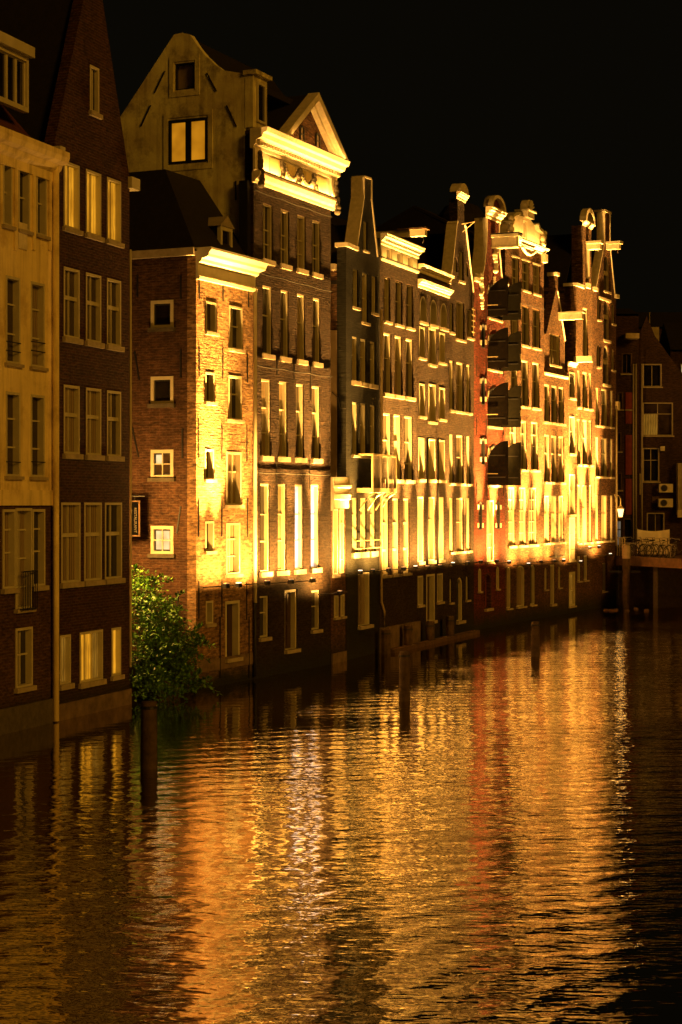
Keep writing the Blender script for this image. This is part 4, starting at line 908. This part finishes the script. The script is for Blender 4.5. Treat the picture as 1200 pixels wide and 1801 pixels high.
# ---- R: tall crowned house
Rh = House('tall_crown_house', 'tall tan brick house with raised neck, white cap and hoist beam behind the pointed gable', 1013, 92.4, 1043, 95.2, depth=9, rec=.05)
f = Rh.front
f.row([(1026, 1034.5)], 542, 628, grid=(2, (.45,)), pane='glass_brown', sill=.08, depth=.1)
for yt, yb, p_ in ((652, 716, 'glass_brown'), (737, 817, 'glass_brown'), (853, 955, 'glass_blind')):
    f.row([(1015.5, 1021), (1025, 1033.5), (1036.5, 1041)], yt, yb, grid=(1, (.4,)), pane=p_, sill=.08, depth=.2)
f.row([(1016, 1022), (1027, 1034)], 978, 1022, grid=(2, ()), pane='glass_brown', sill=.06, depth=.1)
zs, zt_ = f.b(1014, 503), f.b(1030, 398); n0, n1 = f.a(1025.5), f.a(1040.5)
f.slab([(0.01, -1), (Rh.w - .01, -1), (Rh.w - .01, zs + .1), (n1, zs + .1), (n1, zt_), (n0, zt_), (n0, zs), (0.01, zs)], 'brick_tan', 'wall', 0, .6)
f.rect(-.05, n0 - .002, zs + .002, zs + .16, -.1, .65, 'shoulder_stone', 'stone_bright'); f.cornice(n0 - .1, n1 + .1, zt_, CORN(.2, .22), 'stone_bright', 'neck_cap')
mid = (n0 + n1) / 2; MB().ring([(mid + .85 * math.cos(math.pi * k / 10), zt_ + .22 + .75 * math.sin(math.pi * k / 10)) for k in range(11)], [(mid + .62 * math.cos(math.pi * k / 10), zt_ + .26 + .5 * math.sin(math.pi * k / 10)) for k in range(11)], f.m, -.2, .15).build('segmental_pediment', 'stone_bright', Rh.root)
zb_ = f.b(1040, 434, -.5); hb = MB().box(mid - .16, mid + .16, -.72, -.002, zb_, zb_ + .28).build('hoist_beam', 'stone_bright', Rh.root); MB().box(mid - .26, mid + .26, -.82, -.002, zb_ + .282, zb_ + .42).build('beam_cap', WP, hb)
MB().tube([(mid, -.6, zb_), (mid, -.6, zb_ - .12)], .03, 6).build('hook', 'iron_light', hb)
f.rect(mid - .12, mid + .12, zs + .6, zb_ - .02, -.1, 0, 'corbel', 'stone_bright'); f.rect(mid - .3, mid + .3, zs + .1, zs + .35, -.12, -.0, 'keystone', 'stone_bright')
zh = f.b(1016, 634, -.5); hb = MB().box(-.35, -.1, -.95, -.002, zh, zh + .3).build('hoist_beam', 'stone_bright', Rh.root)
Rh.body(zs, 'brick_tan'); Rh.roof([(0, zs - .2), (mid, zt_ - .3), (Rh.w, zs - .2)], y0=.61)

# ---- S: warehouse at the end of the row
S_ = House('end_warehouse', 'brown brick warehouse with spout gable and arched hatches at the bridge end of the row', 1043, 95.2, 1084, 98.8, depth=8, rec=.06)
f = S_.front
f.row([(1062, 1072.5)], 448, 512, grid=(1, (.5,)), pane='glass_dark', sill=.1, depth=.2, arch=.7, transom=.12, frame='stone')
f.row([(1062, 1072.5)], 527, 598, grid=(1, (.42,)), pane='glass_dark', sill=.12, depth=.2, arch=.6, transom=.12, frame='stone')
f.row([(1061, 1072)], 607, 676, grid=(1, (.42,)), pane='glass_dark', sill=.12, depth=.2, arch=.6, transom=.12, frame='stone')
f.row([(1051, 1056), (1076.5, 1081.5)], 525, 562, grid=(1, ()), pane='glass_dark', sill=.08, depth=.14, arch=.15, frame='stone')
f.row([(1050, 1055.5), (1076, 1081)], 607, 645, grid=(1, ()), pane='glass_dark', sill=.08, depth=.14, arch=.15, frame='stone')
for yt, yb, p_ in ((682, 748, 'glass_brown'), (769, 838, 'glass_brown'), (871, 952, 'glass_blind')):
    f.row([(1048, 1053.5), (1058, 1069), (1073.5, 1079)], yt, yb, grid=(1, (.4,)), pane=p_, sill=.08, depth=.2)
f.row([(1060, 1067)], 990, 1040, grid=(1, ()), pane='glass_dark', sill=.05, depth=.14)
zs, zr_ = f.b(1046, 508), f.b(1084, 522); gm_ = (zs + zr_) / 2; ta, tb = f.a(1063.5), f.a(1072.5); tz = f.b(1067, 374)
pr_ = [(3.75, gm_), (tb, tz - 1.6), (tb, tz), (ta, tz), (ta, tz - 1.6), (.45, gm_)]
f.slab([(0.01, -1), (S_.w, -1), (S_.w, gm_ - .02)] + pr_ + [(.01, gm_ - .02)], 'brick_rust', 'wall', 0, .36)
f.coping(pr_[:3], 'stone_bright', .07, -.04, .4); f.coping(pr_[3:], 'stone_bright', .07, -.04, .4)
MB().box(ta - .1, tb + .1, -.08, .8, tz, tz + .12).build('spout_cap', 'stone', S_.root)
for x in (-.02, 3.7): MB().box(x, x + .5, -.14, .4, gm_ - .1, gm_ + .1).build('shoulder_stone', 'stone_bright', S_.root)
f.rect(1.0, 3.0, gm_ - .45, gm_ - .3, -.06, 0, 'stone_band', 'stone_bright')
mid = (ta + tb) / 2; zb_ = f.b(1078, 436, -.5); hb = MB().box(mid - .16, mid + .16, -.72, -.002, zb_, zb_ + .28).build('hoist_beam', 'stone_bright', S_.root)
MB().box(mid - .26, mid + .26, -.82, -.002, zb_ + .282, zb_ + .42).build('beam_cap', WP, hb); MB().tube([(mid, -.6, zb_), (mid, -.6, zb_ - .22)], .03, 6).build('hook', 'timber', hb)
S_.body(gm_ - .3, 'brick_rust'); S_.roof([(0, gm_ - .3), (mid, tz - 2.2), (S_.w, gm_ - .3)], y0=.37)
f.pipe(1083, 715, 960, .05, 'iron_light', .06); MB().box(S_.w - .1, S_.w + .25, -.15, .2, f.b(1083, 720), f.b(1083, 706)).build('rainwater_head', 'iron_light', S_.root)
for x in (1046, 1056.5): f.bar(x, 840, 868, w=.04)

# ================================================================== FAR HOUSES ACROSS THE CANAL END
def flat(xa, xb, Y, name, label, **kw): return House(name, label, xa, Y, xb, Y, **kw)
T1 = flat(1080, 1124, 106.0, 'far_corner_house', 'dark narrow house with red panels behind the lantern at the bridge', depth=6)
f = T1.front
f.row([(1094, 1112)], 621, 657, grid=(2, ()), pane='glass_dark', sill=.06, frame='timber')
f.row([(1086, 1096), (1102, 1112)], 690, 720, grid=(1, ()), pane='glass_dark', sill=.06, frame='timber')
f.row([(1086, 1093)], 760, 794, grid=(2, (.5,)), pane='glass_brown', sill=.06, frame='timber')
f.row([(1086, 1094)], 832, 862, grid=(2, ()), pane='glass_dark', sill=.06, frame='timber')
f.row([(1085, 1094)], 915, 960, grid=(2, (.35, .7)), pane='lit_pale', sill=.0, frame='iron', bar=.06)
f.row([(1097, 1112)], 912, 965, grid=(1, ()), pane='glass_dark', sill=.0, frame='timber')
f.slab([(0, 0), (T1.w - .01, 0), (T1.w - .01, f.b(1100, 552)), (0, f.b(1100, 552))], 'brick_night')
for y0, y1 in ((690, 745), (765, 835), (842, 905)): f.rect(f.a(1100.5), f.a(1113), f.b(1105, y1), f.b(1105, y0), -.05, 0, 'wall_panel', 'panel_red')
f.rect(f.a(1097), f.a(1121), f.b(1105, 597), f.b(1105, 588), -.8, 0, 'canopy', 'iron_light')
for x in (1114, 1118.5, 1129): f.pipe(x, 640, 960, .05, 'zinc', .08)
T1.body(f.b(1100, 552), 'brick_night'); T1.ridge_roof(f.b(1100, 552), f.b(1100, 545) + .4)
T2 = flat(1124, 1236, 107.0, 'far_gable_house', 'dark brick gabled house with air conditioners behind the banner', depth=6)
f = T2.front
f.row([(1131, 1164)], 640, 680, grid=(2, ()), pane='glass_dark', sill=.06, frame='stone')
f.row([(1131, 1184)], 708, 766, grid=(2, (.33,)), pane='glass_brown', sill=.06, frame='stone', lit_cells={(0, 0): 'lit_dim'})
f.row([(1131, 1160)], 788, 847, grid=(2, (.35,)), pane='glass_dark', sill=.06, frame='stone')
f.row([(1138, 1169)], 902, 940, grid=(2, ()), pane='glass_brown', sill=.0, frame='stone')
gp = f.pts([(1236, 700), (1182, 632), (1152, 590), (1138, 555), (1124, 590)])
f.slab([(0, 0), (T2.w - .01, 0)] + [(min(a, T2.w - .01), b) for a, b in gp[:-1]] + [(0, gp[-1][1])], 'brick_night')
T2.body(f.b(1150, 632), 'brick_night')
MB().box(f.a(1151), f.a(1165), 1.0, 1.6, f.b(1155, 612), f.b(1155, 572)).build('chimney', 'stone', T2.root)
MB().tube([(f.a(1149), 1.2, f.b(1149, 572)), (f.a(1149), 1.2, f.b(1149, 545))], .03, 6).build('aerial', 'zinc', T2.root)
f.rect(f.a(1190), f.a(1212), f.b(1195, 905), f.b(1195, 815), -.5, -.001, 'shop_front', 'stone'); f.rect(f.a(1189), f.a(1213), f.b(1195, 910), f.b(1195, 897), -.6, -.5, 'shop_front_base', 'stone_bright')
f.rect(f.a(1125), f.a(1129.5), f.b(1125, 870), f.b(1125, 833), -.06, -.001, 'sign_box', 'stone')
f.rect(f.a(1161), f.a(1168.5), f.b(1164, 793), f.b(1164, 785), -.25, -.001, 'alarm_box', 'stone_bright')
f.rect(f.a(1147), f.a(1159), f.b(1155, 885), f.b(1155, 873), -.03, -.001, 'vent_grille', 'timber')
T3 = flat(1080, 1290, 116.0, 'far_roof_house', 'broad black roofed building filling the skyline behind the far gable', depth=8)
T3.front.slab([(0, 0), (T3.w, 0), (T3.w, T3.front.b(1150, 575)), (0, T3.front.b(1150, 575))], 'brick_night'); T3.ridge_roof(T3.front.b(1150, 575), T3.front.b(1150, 543) + .1, 3.0)
T3.front.rect(T3.front.a(1182), T3.front.a(1200), T3.front.b(1190, 632), T3.front.b(1190, 610), -.3, -.001, 'dormer', 'plaster_grey')
T4 = flat(1180, 1262, 110.5, 'far_lit_house', 'dark house with one small bright attic window at the edge of the far houses', depth=5)
T4.front.row([(1197.5, 1207)], 640, 658, grid=(1, ()), pane='lit_room', sill=.05)
T4.front.slab([(0, 0), (T4.w, 0), (T4.w, T4.front.b(1200, 615)), (0, T4.front.b(1200, 615))], 'brick_night'); T4.ridge_roof(T4.front.b(1200, 615), T4.front.b(1200, 560))
# the row's unseen back blocks: dark roofs rising behind K, L and P
Bk = House('back_roof_house', 'broad black roof rising behind the double cornice house', 640, 79.0, 840, 90.0, depth=6)
Bk.front.slab([(0, 1), (Bk.w, 1), (Bk.w, 17.0), (0, 17.0)], 'brick_night'); Bk.ridge_roof(17.0, 18.6)
Bk2 = House('back_slate_house', 'broad black roof rising behind the pointed gable house', 965, 100.0, 1055, 108.0, depth=6)
Bk2.front.slab([(0, 1), (Bk2.w, 1), (Bk2.w, 18.0), (0, 18.0)], 'brick_night'); Bk2.ridge_roof(18.0, 21.4)
def ac_unit(px0, px1, y0, y1, label):
    p0, p1 = at(px0, y1, 106.6), at(px1, y0, 106.6); w, h = p1.x - p0.x, p1.z - p0.z
    r = tag(empty('air_conditioner', (p0.x, 106.6, p0.z)), label, 'air conditioner', 'air conditioners on the far wall')
    MB().box(0, w, 0, .39, 0, h).build('casing', 'stone_bright', r)
    MB().lathe([(h * .42, 0), (h * .42, .02), (h * .36, .02)], 20).build('fan_guard', 'zinc', r).matrix_local = Matrix.Translation((w * .36, 0, h / 2)) @ Matrix.Rotation(R(90), 4, 'X')
    MB().lathe([(h * .36, 0), (h * .36, .028), (.03, .03)], 20).build('fan', 'iron', r).matrix_local = Matrix.Translation((w * .36, -.002, h / 2)) @ Matrix.Rotation(R(90), 4, 'X')
    MB().box(.05, .1, .02, .398, -.06, 0).box(w - .1, w - .05, .02, .398, -.06, 0).build('bracket', 'iron', r)
ac_unit(1160, 1184, 851, 866, 'upper outdoor air conditioner unit on the dark far wall')
ac_unit(1159, 1184, 877, 892, 'lower outdoor air conditioner unit beside a small vent grille')

# ================================================================== BRIDGE, RAIL, BANNER, BICYCLES
b0, b1 = Vector((px2(1077, 98.9), 98.9)), Vector((px2(1260, 90.5), 90.5)); bd = (b1 - b0); bl_ = bd.length; bd.normalize(); ba = math.atan2(bd.y, bd.x)
br = tag(empty('canal_bridge', (b0.x, b0.y, 0), ba), 'low dark bridge with brown edge beam and parked bicycles across the canal end', 'bridge')
MB().box(0, bl_, .18, 5.2, 2.25, 2.62).build('deck', 'timber', br); MB().box(.3, bl_, 0, .18, 2.18, 2.68).build('edge_beam', 'timber', br)
for x in (3.0, 6.2): MB().box(x, x + .4, .6, 4.6, -1, 2.24).build('pier', 'stone_dark', br)
MB().box(-.6, .35, .2, 5.2, -1, 2.24).build('abutment', 'stone_dark', br)
def bpt(px, off=0.0):                                            # distance along the bridge seen at this column
    r = (px - CX) / F; n = Vector((-bd.y, bd.x)); o = b0 + n * off
    return (r * o.y - o.x) / (bd.x - r * bd.y)
rl = tag(empty('bridge_railing', (b0.x, b0.y, 2.62), ba), 'pale railing where the bridge meets the end warehouse', 'railing')
x0, x1 = bpt(1077, .3), bpt(1099, .3)
MB().box(x0, x1, .28, .33, 1.0, 1.06).build('top_rail', 'iron_light', rl); MB().box(x0, x1, .285, .325, .5, .53).build('middle_rail', 'iron_light', rl)
for k in range(6): x = x0 + (x1 - x0) * k / 5; MB().box(x - .03, x + .03, .28, .33, 0, 1.0).build('post', 'iron_light', rl)
YB = 99.6; bl0, bl1 = at(1121, 975, YB), at(1178, 931, YB); bw, bh = bl1.x - bl0.x, bl1.z - bl0.z; mb = MB(); nx_, nz_ = 28, 10
for i in range(nz_ + 1):
    for k in range(nx_ + 1):
        q, h_ = k / nx_, i / nz_; mb.v.append((bw * q, .035 * math.sin(q * 34 + h_ * 2) * (1.1 - h_) + .02 * math.sin(q * 9 + 1), bh * h_ - .10 * math.sin(math.pi * q) * h_))
for i in range(nz_):
    for k in range(nx_): a_ = i * (nx_ + 1) + k; mb.f.append((a_, a_ + 1, a_ + nx_ + 2, a_ + nx_ + 1))
bnr = tag(empty('cloth_banner', (bl0.x, YB, bl0.z)), 'plain white cloth banner hung behind the heap of bicycles', 'banner')
bn = mb.build('cloth', 'cloth', bnr, True); md = bn.modifiers.new('s', 'SOLIDIFY'); md.thickness = .01
for x in (0, bw): MB().tube([(x, .05, 2.55 - bl0.z), (x, .05, bh + .05)], .025, 6).build('pole', 'iron', bnr)

def bicycle():
    r = empty('bicycle')
    wr = .34
    for x in (-.52, .52):
        mb = MB(); pts = [(x + wr * math.cos(2 * math.pi * k / 20), 0, wr + wr * math.sin(2 * math.pi * k / 20)) for k in range(21)]; mb.tube(pts, .026, 6)
        w = mb.build('wheel', 'rubber', r, True)
        sp_ = MB()
        for k in range(8): a = math.pi * k / 8; sp_.tube([(x - .32 * math.cos(a), 0, wr - .32 * math.sin(a)), (x + .32 * math.cos(a), 0, wr + .32 * math.sin(a))], .005, 3)
        sp_.build('spokes', 'bike_steel', w)
        MB().tube([(x + (wr + .04) * math.cos(a_), 0, wr + (wr + .04) * math.sin(a_)) for a_ in [math.pi * (.15 + .8 * k / 8) for k in range(9)]], .02, 4).build('mudguard', 'bike_steel', r)
    fr = MB(); BB, ST, HT_, HB = (-.06, 0, .3), (-.2, 0, .82), (.32, 0, .86), (.36, 0, .66)
    for a, b in ((BB, ST), (BB, HB), (ST, HT_), ((-.52, 0, wr), BB), ((-.52, 0, wr), ST), (HB, (.52, 0, wr)), (HB, (.29, 0, 1.02))): fr.tube([a, b], .02, 6)
    fr.build('frame', 'bike_paint', r)
    MB().tube([(.14, -.27, 1.0), (.24, -.2, 1.06), (.29, 0, 1.03), (.24, .2, 1.06), (.14, .27, 1.0)], .016, 6).build('handlebar', 'bike_steel', r, True)
    MB().box(-.36, -.1, -.08, .08, .9, .96).build('saddle', 'rubber', r)
    MB().box(-.8, -.3, -.07, .07, .74, .77).build('carrier', 'bike_steel', r)
    MB().blob((.42, 0, .92), .06).build('headlamp', 'bike_steel', r)
    return r
bk = bicycle(); first = True
n_ = Vector((-bd.y, bd.x))
BL = ['behind the mooring post at the railing', 'at the banner end of the heap', 'leaning on the cloth banner', 'in the thick of the heap before the banner', 'tilted before the banner middle', 'under the banner corner', 'just past the banner', 'beside the shop front end of the bridge']
for k, px in enumerate((1104, 1119, 1130, 1142, 1155, 1168, 1182, 1196)):
    o = bk if first else copy_tree(bk); first = False
    off = (1.0, 1.4, .9, 1.6, 1.1, 1.5, .9, 1.3)[k]; q = b0 + bd * bpt(px, off) + n_ * off
    o.location = (q.x, q.y, 2.62); o.rotation_euler = (R(random.uniform(-9, 9)), 0, ba + R(random.choice((90, 60, 120, 20, 160)) + random.uniform(-15, 15)))
    tag(o, 'parked bicycle ' + BL[k], 'bicycle', 'bicycles parked on the bridge')

# ================================================================== LAMPS
def lantern(name, loc, label, power, arm=None, s=1.0):
    r = tag(empty(name, loc), label, 'lantern')
    MB().lathe([(.10 * s, 0), (.10 * s, .03 * s), (.17 * s, .40 * s), (.17 * s, .42 * s)], 6).build('glass', 'lantern_glow', r)
    MB().lathe([(.22 * s, .42 * s), (.20 * s, .46 * s), (.06 * s, .60 * s), (.03 * s, .68 * s)], 6).build('cap', 'iron_light', r)
    MB().lathe([(.12 * s, -.03 * s), (.12 * s, 0)], 6).build('base', 'iron_light', r)
    if arm: MB().tube(arm, .028, 8).build('arm', 'iron_light', r, True)
    l = bpy.data.lights.new('lamp_light', 'POINT'); l.energy = power; l.color = WARM; l.shadow_soft_size = .25
    o = bpy.data.objects.new('lamp_light', l); COL.objects.link(o); o.parent = r; o.location = (0, 0, -.16)
    return r
lp = at(1092, 909, 97.2); e = S_.world(S_.w - .05, .05, at(1080, 885, 98.7).z); q = e - lp
lantern('wall_lantern', lp, 'glowing lantern on a curved bracket at the end warehouse corner', 18, [(0, 0, .68), (0, 0, .95), (-.10, .04, 1.14), (-.3, .15, 1.18), (q.x * .8, q.y * .8, .98), (q.x, q.y, q.z)])
# lantern in the alley, fixed to the far side of the dark brick gable house
al = B.world(B.w + 1.1, 1.1, 5.2)
w_ = B.world(B.w - .02, 1.1, 5.95); q = w_ - al
lantern('alley_lantern', al, 'lantern in the alley behind the corner of the dark brick gable house', 1700, [(0, 0, .68), (q.x * .4, q.y * .4, .78), (q.x, q.y, .75)])

# restaurant sign in the alley
sgp = at(237, 912, 53.55)
sg = tag(empty('restaurant_sign', sgp, R(-8)), 'black hanging sign lettered RESTAURANT in the alley beside the shrub', 'sign')
MB().box(-.30, .13, 0, .05, -.5, .5).build('board', 'sign_black', sg)
MB().ring(arch_pts(-.33, .16, -.53, .53, 0), arch_pts(-.29, .12, -.49, .49, 0), lambda a, b, c: (a, c, b), -.02, .07).build('rim', 'timber', sg)
MB().tube([(.0, .02, .53), (.0, .02, .66)], .015, 5).tube([(-.4, .02, .66), (.3, .02, .66)], .02, 6).build('bracket', 'iron', sg)
fc_ = bpy.data.curves.new('lettering', 'FONT'); fc_.body = 'RESTAURANT'; fc_.size = .12; fc_.align_x = 'CENTER'; fc_.align_y = 'CENTER'; fc_.extrude = .004
to = bpy.data.objects.new('lettering', fc_); COL.objects.link(to); bpy.context.view_layer.update()
tm = bpy.data.meshes.new_from_object(to.evaluated_get(bpy.context.evaluated_depsgraph_get())); bpy.data.objects.remove(to)
tm.materials.clear(); tm.materials.append(MATS['letter_white']); to = bpy.data.objects.new('lettering', tm); COL.objects.link(to); to.parent = sg
to.matrix_local = Matrix.Translation((.02, -.006, -.05)) @ Matrix.Rotation(R(90), 4, 'X') @ Matrix.Rotation(R(-90), 4, 'Z')
g = MB(); g.tube([(-.16, -.006, .3), (-.08, -.006, .25), (-.1, -.006, .12), (-.18, -.006, .02), (-.1, -.006, -.05)], .012, 5).build('emblem', 'letter_white', sg)

# ================================================================== SHRUB AT THE WATER
sh0 = at(268, 1215, 51.4); sh0.z = .9
sr = tag(empty('shrub', sh0), 'leafy green shrub overhanging the water in the alley mouth', 'shrub')
lm = MB(); rnd = random.Random(3)
lumps = [(248, 1040, 52.2, .62), (262, 1065, 51.8, .62), (285, 1085, 51.4, .6), (305, 1112, 51.3, .6), (250, 1100, 51.8, .8), (275, 1130, 51.2, .85), (312, 1145, 51.2, .6), (335, 1128, 51.4, .30), (349, 1123, 51.5, .16), (338, 1150, 51.3, .22), (342, 1205, 51.1, .2),
         (250, 1165, 51.4, .8), (290, 1175, 51.0, .75), (322, 1172, 51.2, .45), (270, 1205, 50.8, .6), (238, 1020, 52.6, .4), (325, 1195, 51.2, .35), (300, 1205, 51.0, .45)]
for x, y, Y, rr in lumps:
    c = at(x, y, Y)
    for k in range(int(1350 * rr * rr) + 50):
        d = Vector((rnd.gauss(0, 1), rnd.gauss(0, 1), rnd.gauss(0, 1))).normalized() * rr * (rnd.random() ** .33) * (1 + .22 * math.sin(9 * rnd.random()))
        p = c + d - sh0; s_ = rnd.uniform(.035, .075)
        ax = Vector((rnd.gauss(0, 1), rnd.gauss(0, 1), rnd.gauss(-.4, .6))).normalized(); sd = ax.cross(Vector((rnd.gauss(0, .5), rnd.gauss(0, .5), 1))).normalized(); up_ = ax.cross(sd) * .15
        lm.poly([p - ax * s_, p + sd * s_ * .55 + up_ * s_, p + ax * s_ * 1.1, p - sd * s_ * .55 + up_ * s_])
shoots = []
for k in range(34):
    x, y, Y, rr = lumps[rnd.randrange(len(lumps))]; c = at(x, y, Y)
    d = Vector((rnd.uniform(-.3, 1), rnd.uniform(-.8, .3), rnd.uniform(-.25, .9))).normalized(); ln = rr + rnd.uniform(.15, .5)
    p0 = c + d * rr * .6; pts_ = []
    for j in range(9):
        q = j / 8; pts_.append(p0 + d * (ln - rr * .6) * q + Vector((0, 0, -.18 * q * q)))
    shoots.append(pts_)
    for p in pts_:
        for j in range(4):
            s_ = rnd.uniform(.03, .08); ax = (d + Vector((rnd.gauss(0, .7), rnd.gauss(0, .7), rnd.gauss(-.2, .5)))).normalized(); sd = ax.cross(Vector((rnd.gauss(0, .5), rnd.gauss(0, .5), 1))).normalized(); up_ = ax.cross(sd) * .15; q_ = p - sh0 + ax * s_
            lm.poly([q_ - ax * s_, q_ + sd * s_ * .55 + up_ * s_, q_ + ax * s_ * 1.1, q_ - sd * s_ * .55 + up_ * s_])
fo = lm.build('foliage', 'leaf', sr, False, False); fo['kind'] = 'stuff'
tr = MB()
for x, y, Y, rr in lumps[::2]:
    c = at(x, y, Y) - sh0; tr.tube([(0, .1, -.05), tuple(c * .45 + Vector((0, 0, .12))), tuple(c)], .05, 6, .3)
for pts_ in shoots: tr.tube([tuple(p - sh0) for p in pts_], .009, 4, .4)
tr.build('stems', 'bark', sr)

# ================================================================== MOORING PILES AND FLOATING TIMBER
def pile(px, ytop, ybot, wpx, label, cap=True, z=0.0):
    p = wat(px, ybot); s_ = F / p.y; r = wpx / 2 / s_; h = (ybot - ytop) / s_
    o = tag(empty('mooring_pile', (p.x, p.y, 0)), label, 'mooring pile', 'timber piles standing in the water')
    n = 14; mb = MB(); prof = [(r * 1.0, -1.5), (r * 1.02, .1), (r * .99, h * .5), (r * .97, h - .06), (r * .9, h - .01), (r * .3, h)]
    mb.lathe(prof, n)
    mb.v = [(x * (1 + .05 * math.sin(5 * math.atan2(y, x)) + .02 * math.sin(9 * z_)), y * (1 + .05 * math.sin(5 * math.atan2(y, x) + 1)), z_) for x, y, z_ in mb.v]
    mb.build('post', 'timber_pile', o, True)
    if cap: MB().lathe([(r * 1.04, h - .16), (r * 1.06, h - .15), (r * 1.06, h - .11), (r * 1.0, h - .10)], n).build('iron_band', 'iron', o)
    return o
pile(262, 1233, 1352, 29, 'thick weathered mooring pile in open water before the shrub')
pile(711.5, 1145, 1233, 19, 'mooring pile in open water before the floating timber')
pile(942, 1093, 1155, 15, 'mooring pile in open water before the shell crest house')
pp = tag(empty('bridge_post', at(1102, 1070, 96.3).to_2d().to_3d()), 'tall squared timber post with top coloured pale as lamplit, standing beside the bridge', 'post')
hh = at(1102, 958, 96.3).z
MB().lathe([(.20, -1), (.20, 2.0), (.21, 2.01), (.21, hh - .05), (.15, hh)], 8).build('shaft', 'timber_pile', pp); MB().lathe([(.215, 2.6), (.215, hh - .06), (.16, hh + .01)], 8).build('lit_tone_head', 'stone', pp)  # pale sleeve puts the lamplight on the post top into its colour
MB().box(-.9, .7, -.05, .05, 1.86, 1.95).build('crossbar', 'iron', pp)
q0, q1 = wat(688, 1143, .12), wat(838, 1109, .12)
fb_ = tag(empty('floating_timber', (q0.x, q0.y, 0)), 'long floating timber fender along the wall below the attic house', 'timber')
v = q1 - q0; v.z = 0; nn = Vector((v.y, -v.x, 0)).normalized() * .16; mb = MB()
mb.hexa([(-nn.x, -nn.y, -.1), (nn.x, nn.y, -.1), tuple((v + nn).to_2d()) + (-.1,), tuple((v - nn).to_2d()) + (-.1,), (-nn.x, -nn.y, .14), (nn.x, nn.y, .14), tuple((v + nn).to_2d()) + (.14,), tuple((v - nn).to_2d()) + (.14,)])
mb.build('beam', 'timber', fb_)
for k, (x, yt, Hs, lb) in enumerate(((679, 1105, K, 'below the downpipe of the attic house'), (718, 1098, K, 'below the attic house middle'), (757, 1092, Lh, 'below the door of the double cornice house'), (792, 1083, M_, 'below the crowned gable house'))):
    a, b = Hs.front.ab(x, yt, -.45); q = Hs.world(a, -.45, 0)
    o = tag(empty('timber_stub', q, Hs.ang), 'short timber stub against the wall ' + lb, 'post', 'timber stubs along the wall')
    MB().lathe([(.17, -1), (.17, b - .05), (.12, b)], 10).build('post', 'timber_pile', o); MB().lathe([(.19, b - .22), (.19, b - .16)], 10).build('band', 'iron', o)
for k, (x, y, w) in enumerate(((1066, 1074, .24), (1076, 1074.5, .32), (1084, 1073.6, .2), (1103, 1074.5, .26), (1119, 1071.5, .22), (1138, 1074.5, .26))):
    p = wat(x, y); o = MB().box(-w / 2, w / 2, -.08, .08, -.05, .05).box(-w / 2.4, w / 3, -.07, .06, .05, .09).build('driftwood', 'timber'); o.location = p; o.rotation_euler = (0, 0, random.uniform(-.3, .3))
    tag(o, 'pale scrap of driftwood floating near the bridge', 'driftwood', 'driftwood by the bridge')

# ================================================================== FLOODLIGHTS
U = uplight
U(D, 398, 1027, 520, 'floodlight at the middle of the ochre corner house', high=1.2, low=.55, reach=5.5, bright=False)
U(D, 420, 1026, 680, 'floodlight above the door of the ochre corner house', high=1.2, low=.55, reach=5.5)
U(H, 470, 1022, 900, 'floodlight at the downpipe side of the pediment house', high=.28, low=.75, bright=False); U(H, 512, 1020, 1000, 'floodlight above the door of the pediment house', high=.28, low=.75, bright=False); U(H, 550, 1018, 1000, 'floodlight at the annex side of the pediment house', high=.28, low=.75, bright=False)
U(J, 598, 1040, 900, 'floodlight below the round annex', bright=False)
U(I, 634, 1004, 900, 'floodlight beside the leaning door of the balcony house', high=.4, low=.8); U(I, 656, 1002, 900, 'floodlight beside the downpipe of the balcony house', high=.4, low=.8, bright=False)
U(K, 684, 1000, 700, 'floodlight at the downpipe side of the attic house', bright=False); U(K, 710, 998, 700, 'floodlight at the middle of the attic house', bright=False); U(K, 731, 996, 700, 'floodlight at the corner of the attic house')
U(Lh, 752, 996, 700, 'floodlight at the middle of the double cornice house', bright=False); U(Lh, 774, 994, 700, 'floodlight at the gable side of the double cornice house', bright=False)
U(M_, 797, 990, 800, 'floodlight at the arched door of the crowned gable house'); U(M_, 823, 988, 700, 'floodlight at the corner of the crowned gable house', bright=False)
U(Nh, 846, 986, 760, 'floodlight at the narrow window of the red warehouse', high=1.2, low=.9, bright=False); U(Nh, 874, 985, 665, 'floodlight beside the tall window of the red warehouse', high=1.2, low=.9, bright=False)
U(Oh, 896, 987, 919, 'floodlight at the red warehouse side of the shell crest house', high=1.7); U(Oh, 930, 991, 1035, 'floodlight at the middle of the shell crest house', high=1.7); U(Oh, 952, 986, 690, 'floodlight at the corner of the shell crest house', high=1.7, bright=False)
U(Ph, 975, 985, 1035, 'floodlight under the small balcony of the pointed gable house', high=1.7, bright=False); U(Ph, 992, 984, 690, 'floodlight beside the sliver house', high=1.7)
U(Rh, 1022, 987, 689, 'floodlight at the side of the tall crown house', high=1.7); U(Rh, 1038, 962, 603, 'floodlight at the middle of the tall crown house', high=1.7, out=1.0)
U(S_, 1054, 960, 1150, 'floodlight at the middle of the end warehouse', high=1.7, out=1.0, low=1.1); U(S_, 1074, 974, 1035, 'floodlight at the bridge corner of the end warehouse', high=1.7, out=.9, low=1.1)
ledge_light(H, .2, H.w - .1, 15.55 + .38, .2, 130, 'light strip on the lower cornice of the pediment house')
ledge_light(H, 1.8, 6.0, 15.55 + 1.68, .55, 30, 'light strip at the foot of the pediment')
ledge_light(Oh, .5, 5.0, 17.78, .24, 60, 'light strip on the ledge under the shell crest attic')
ledge_light(K, .3, 4.3, 14.62, .16, 22, 'added light strip brightening the white attic from under its windows')  # extra strip added to brighten the attic front
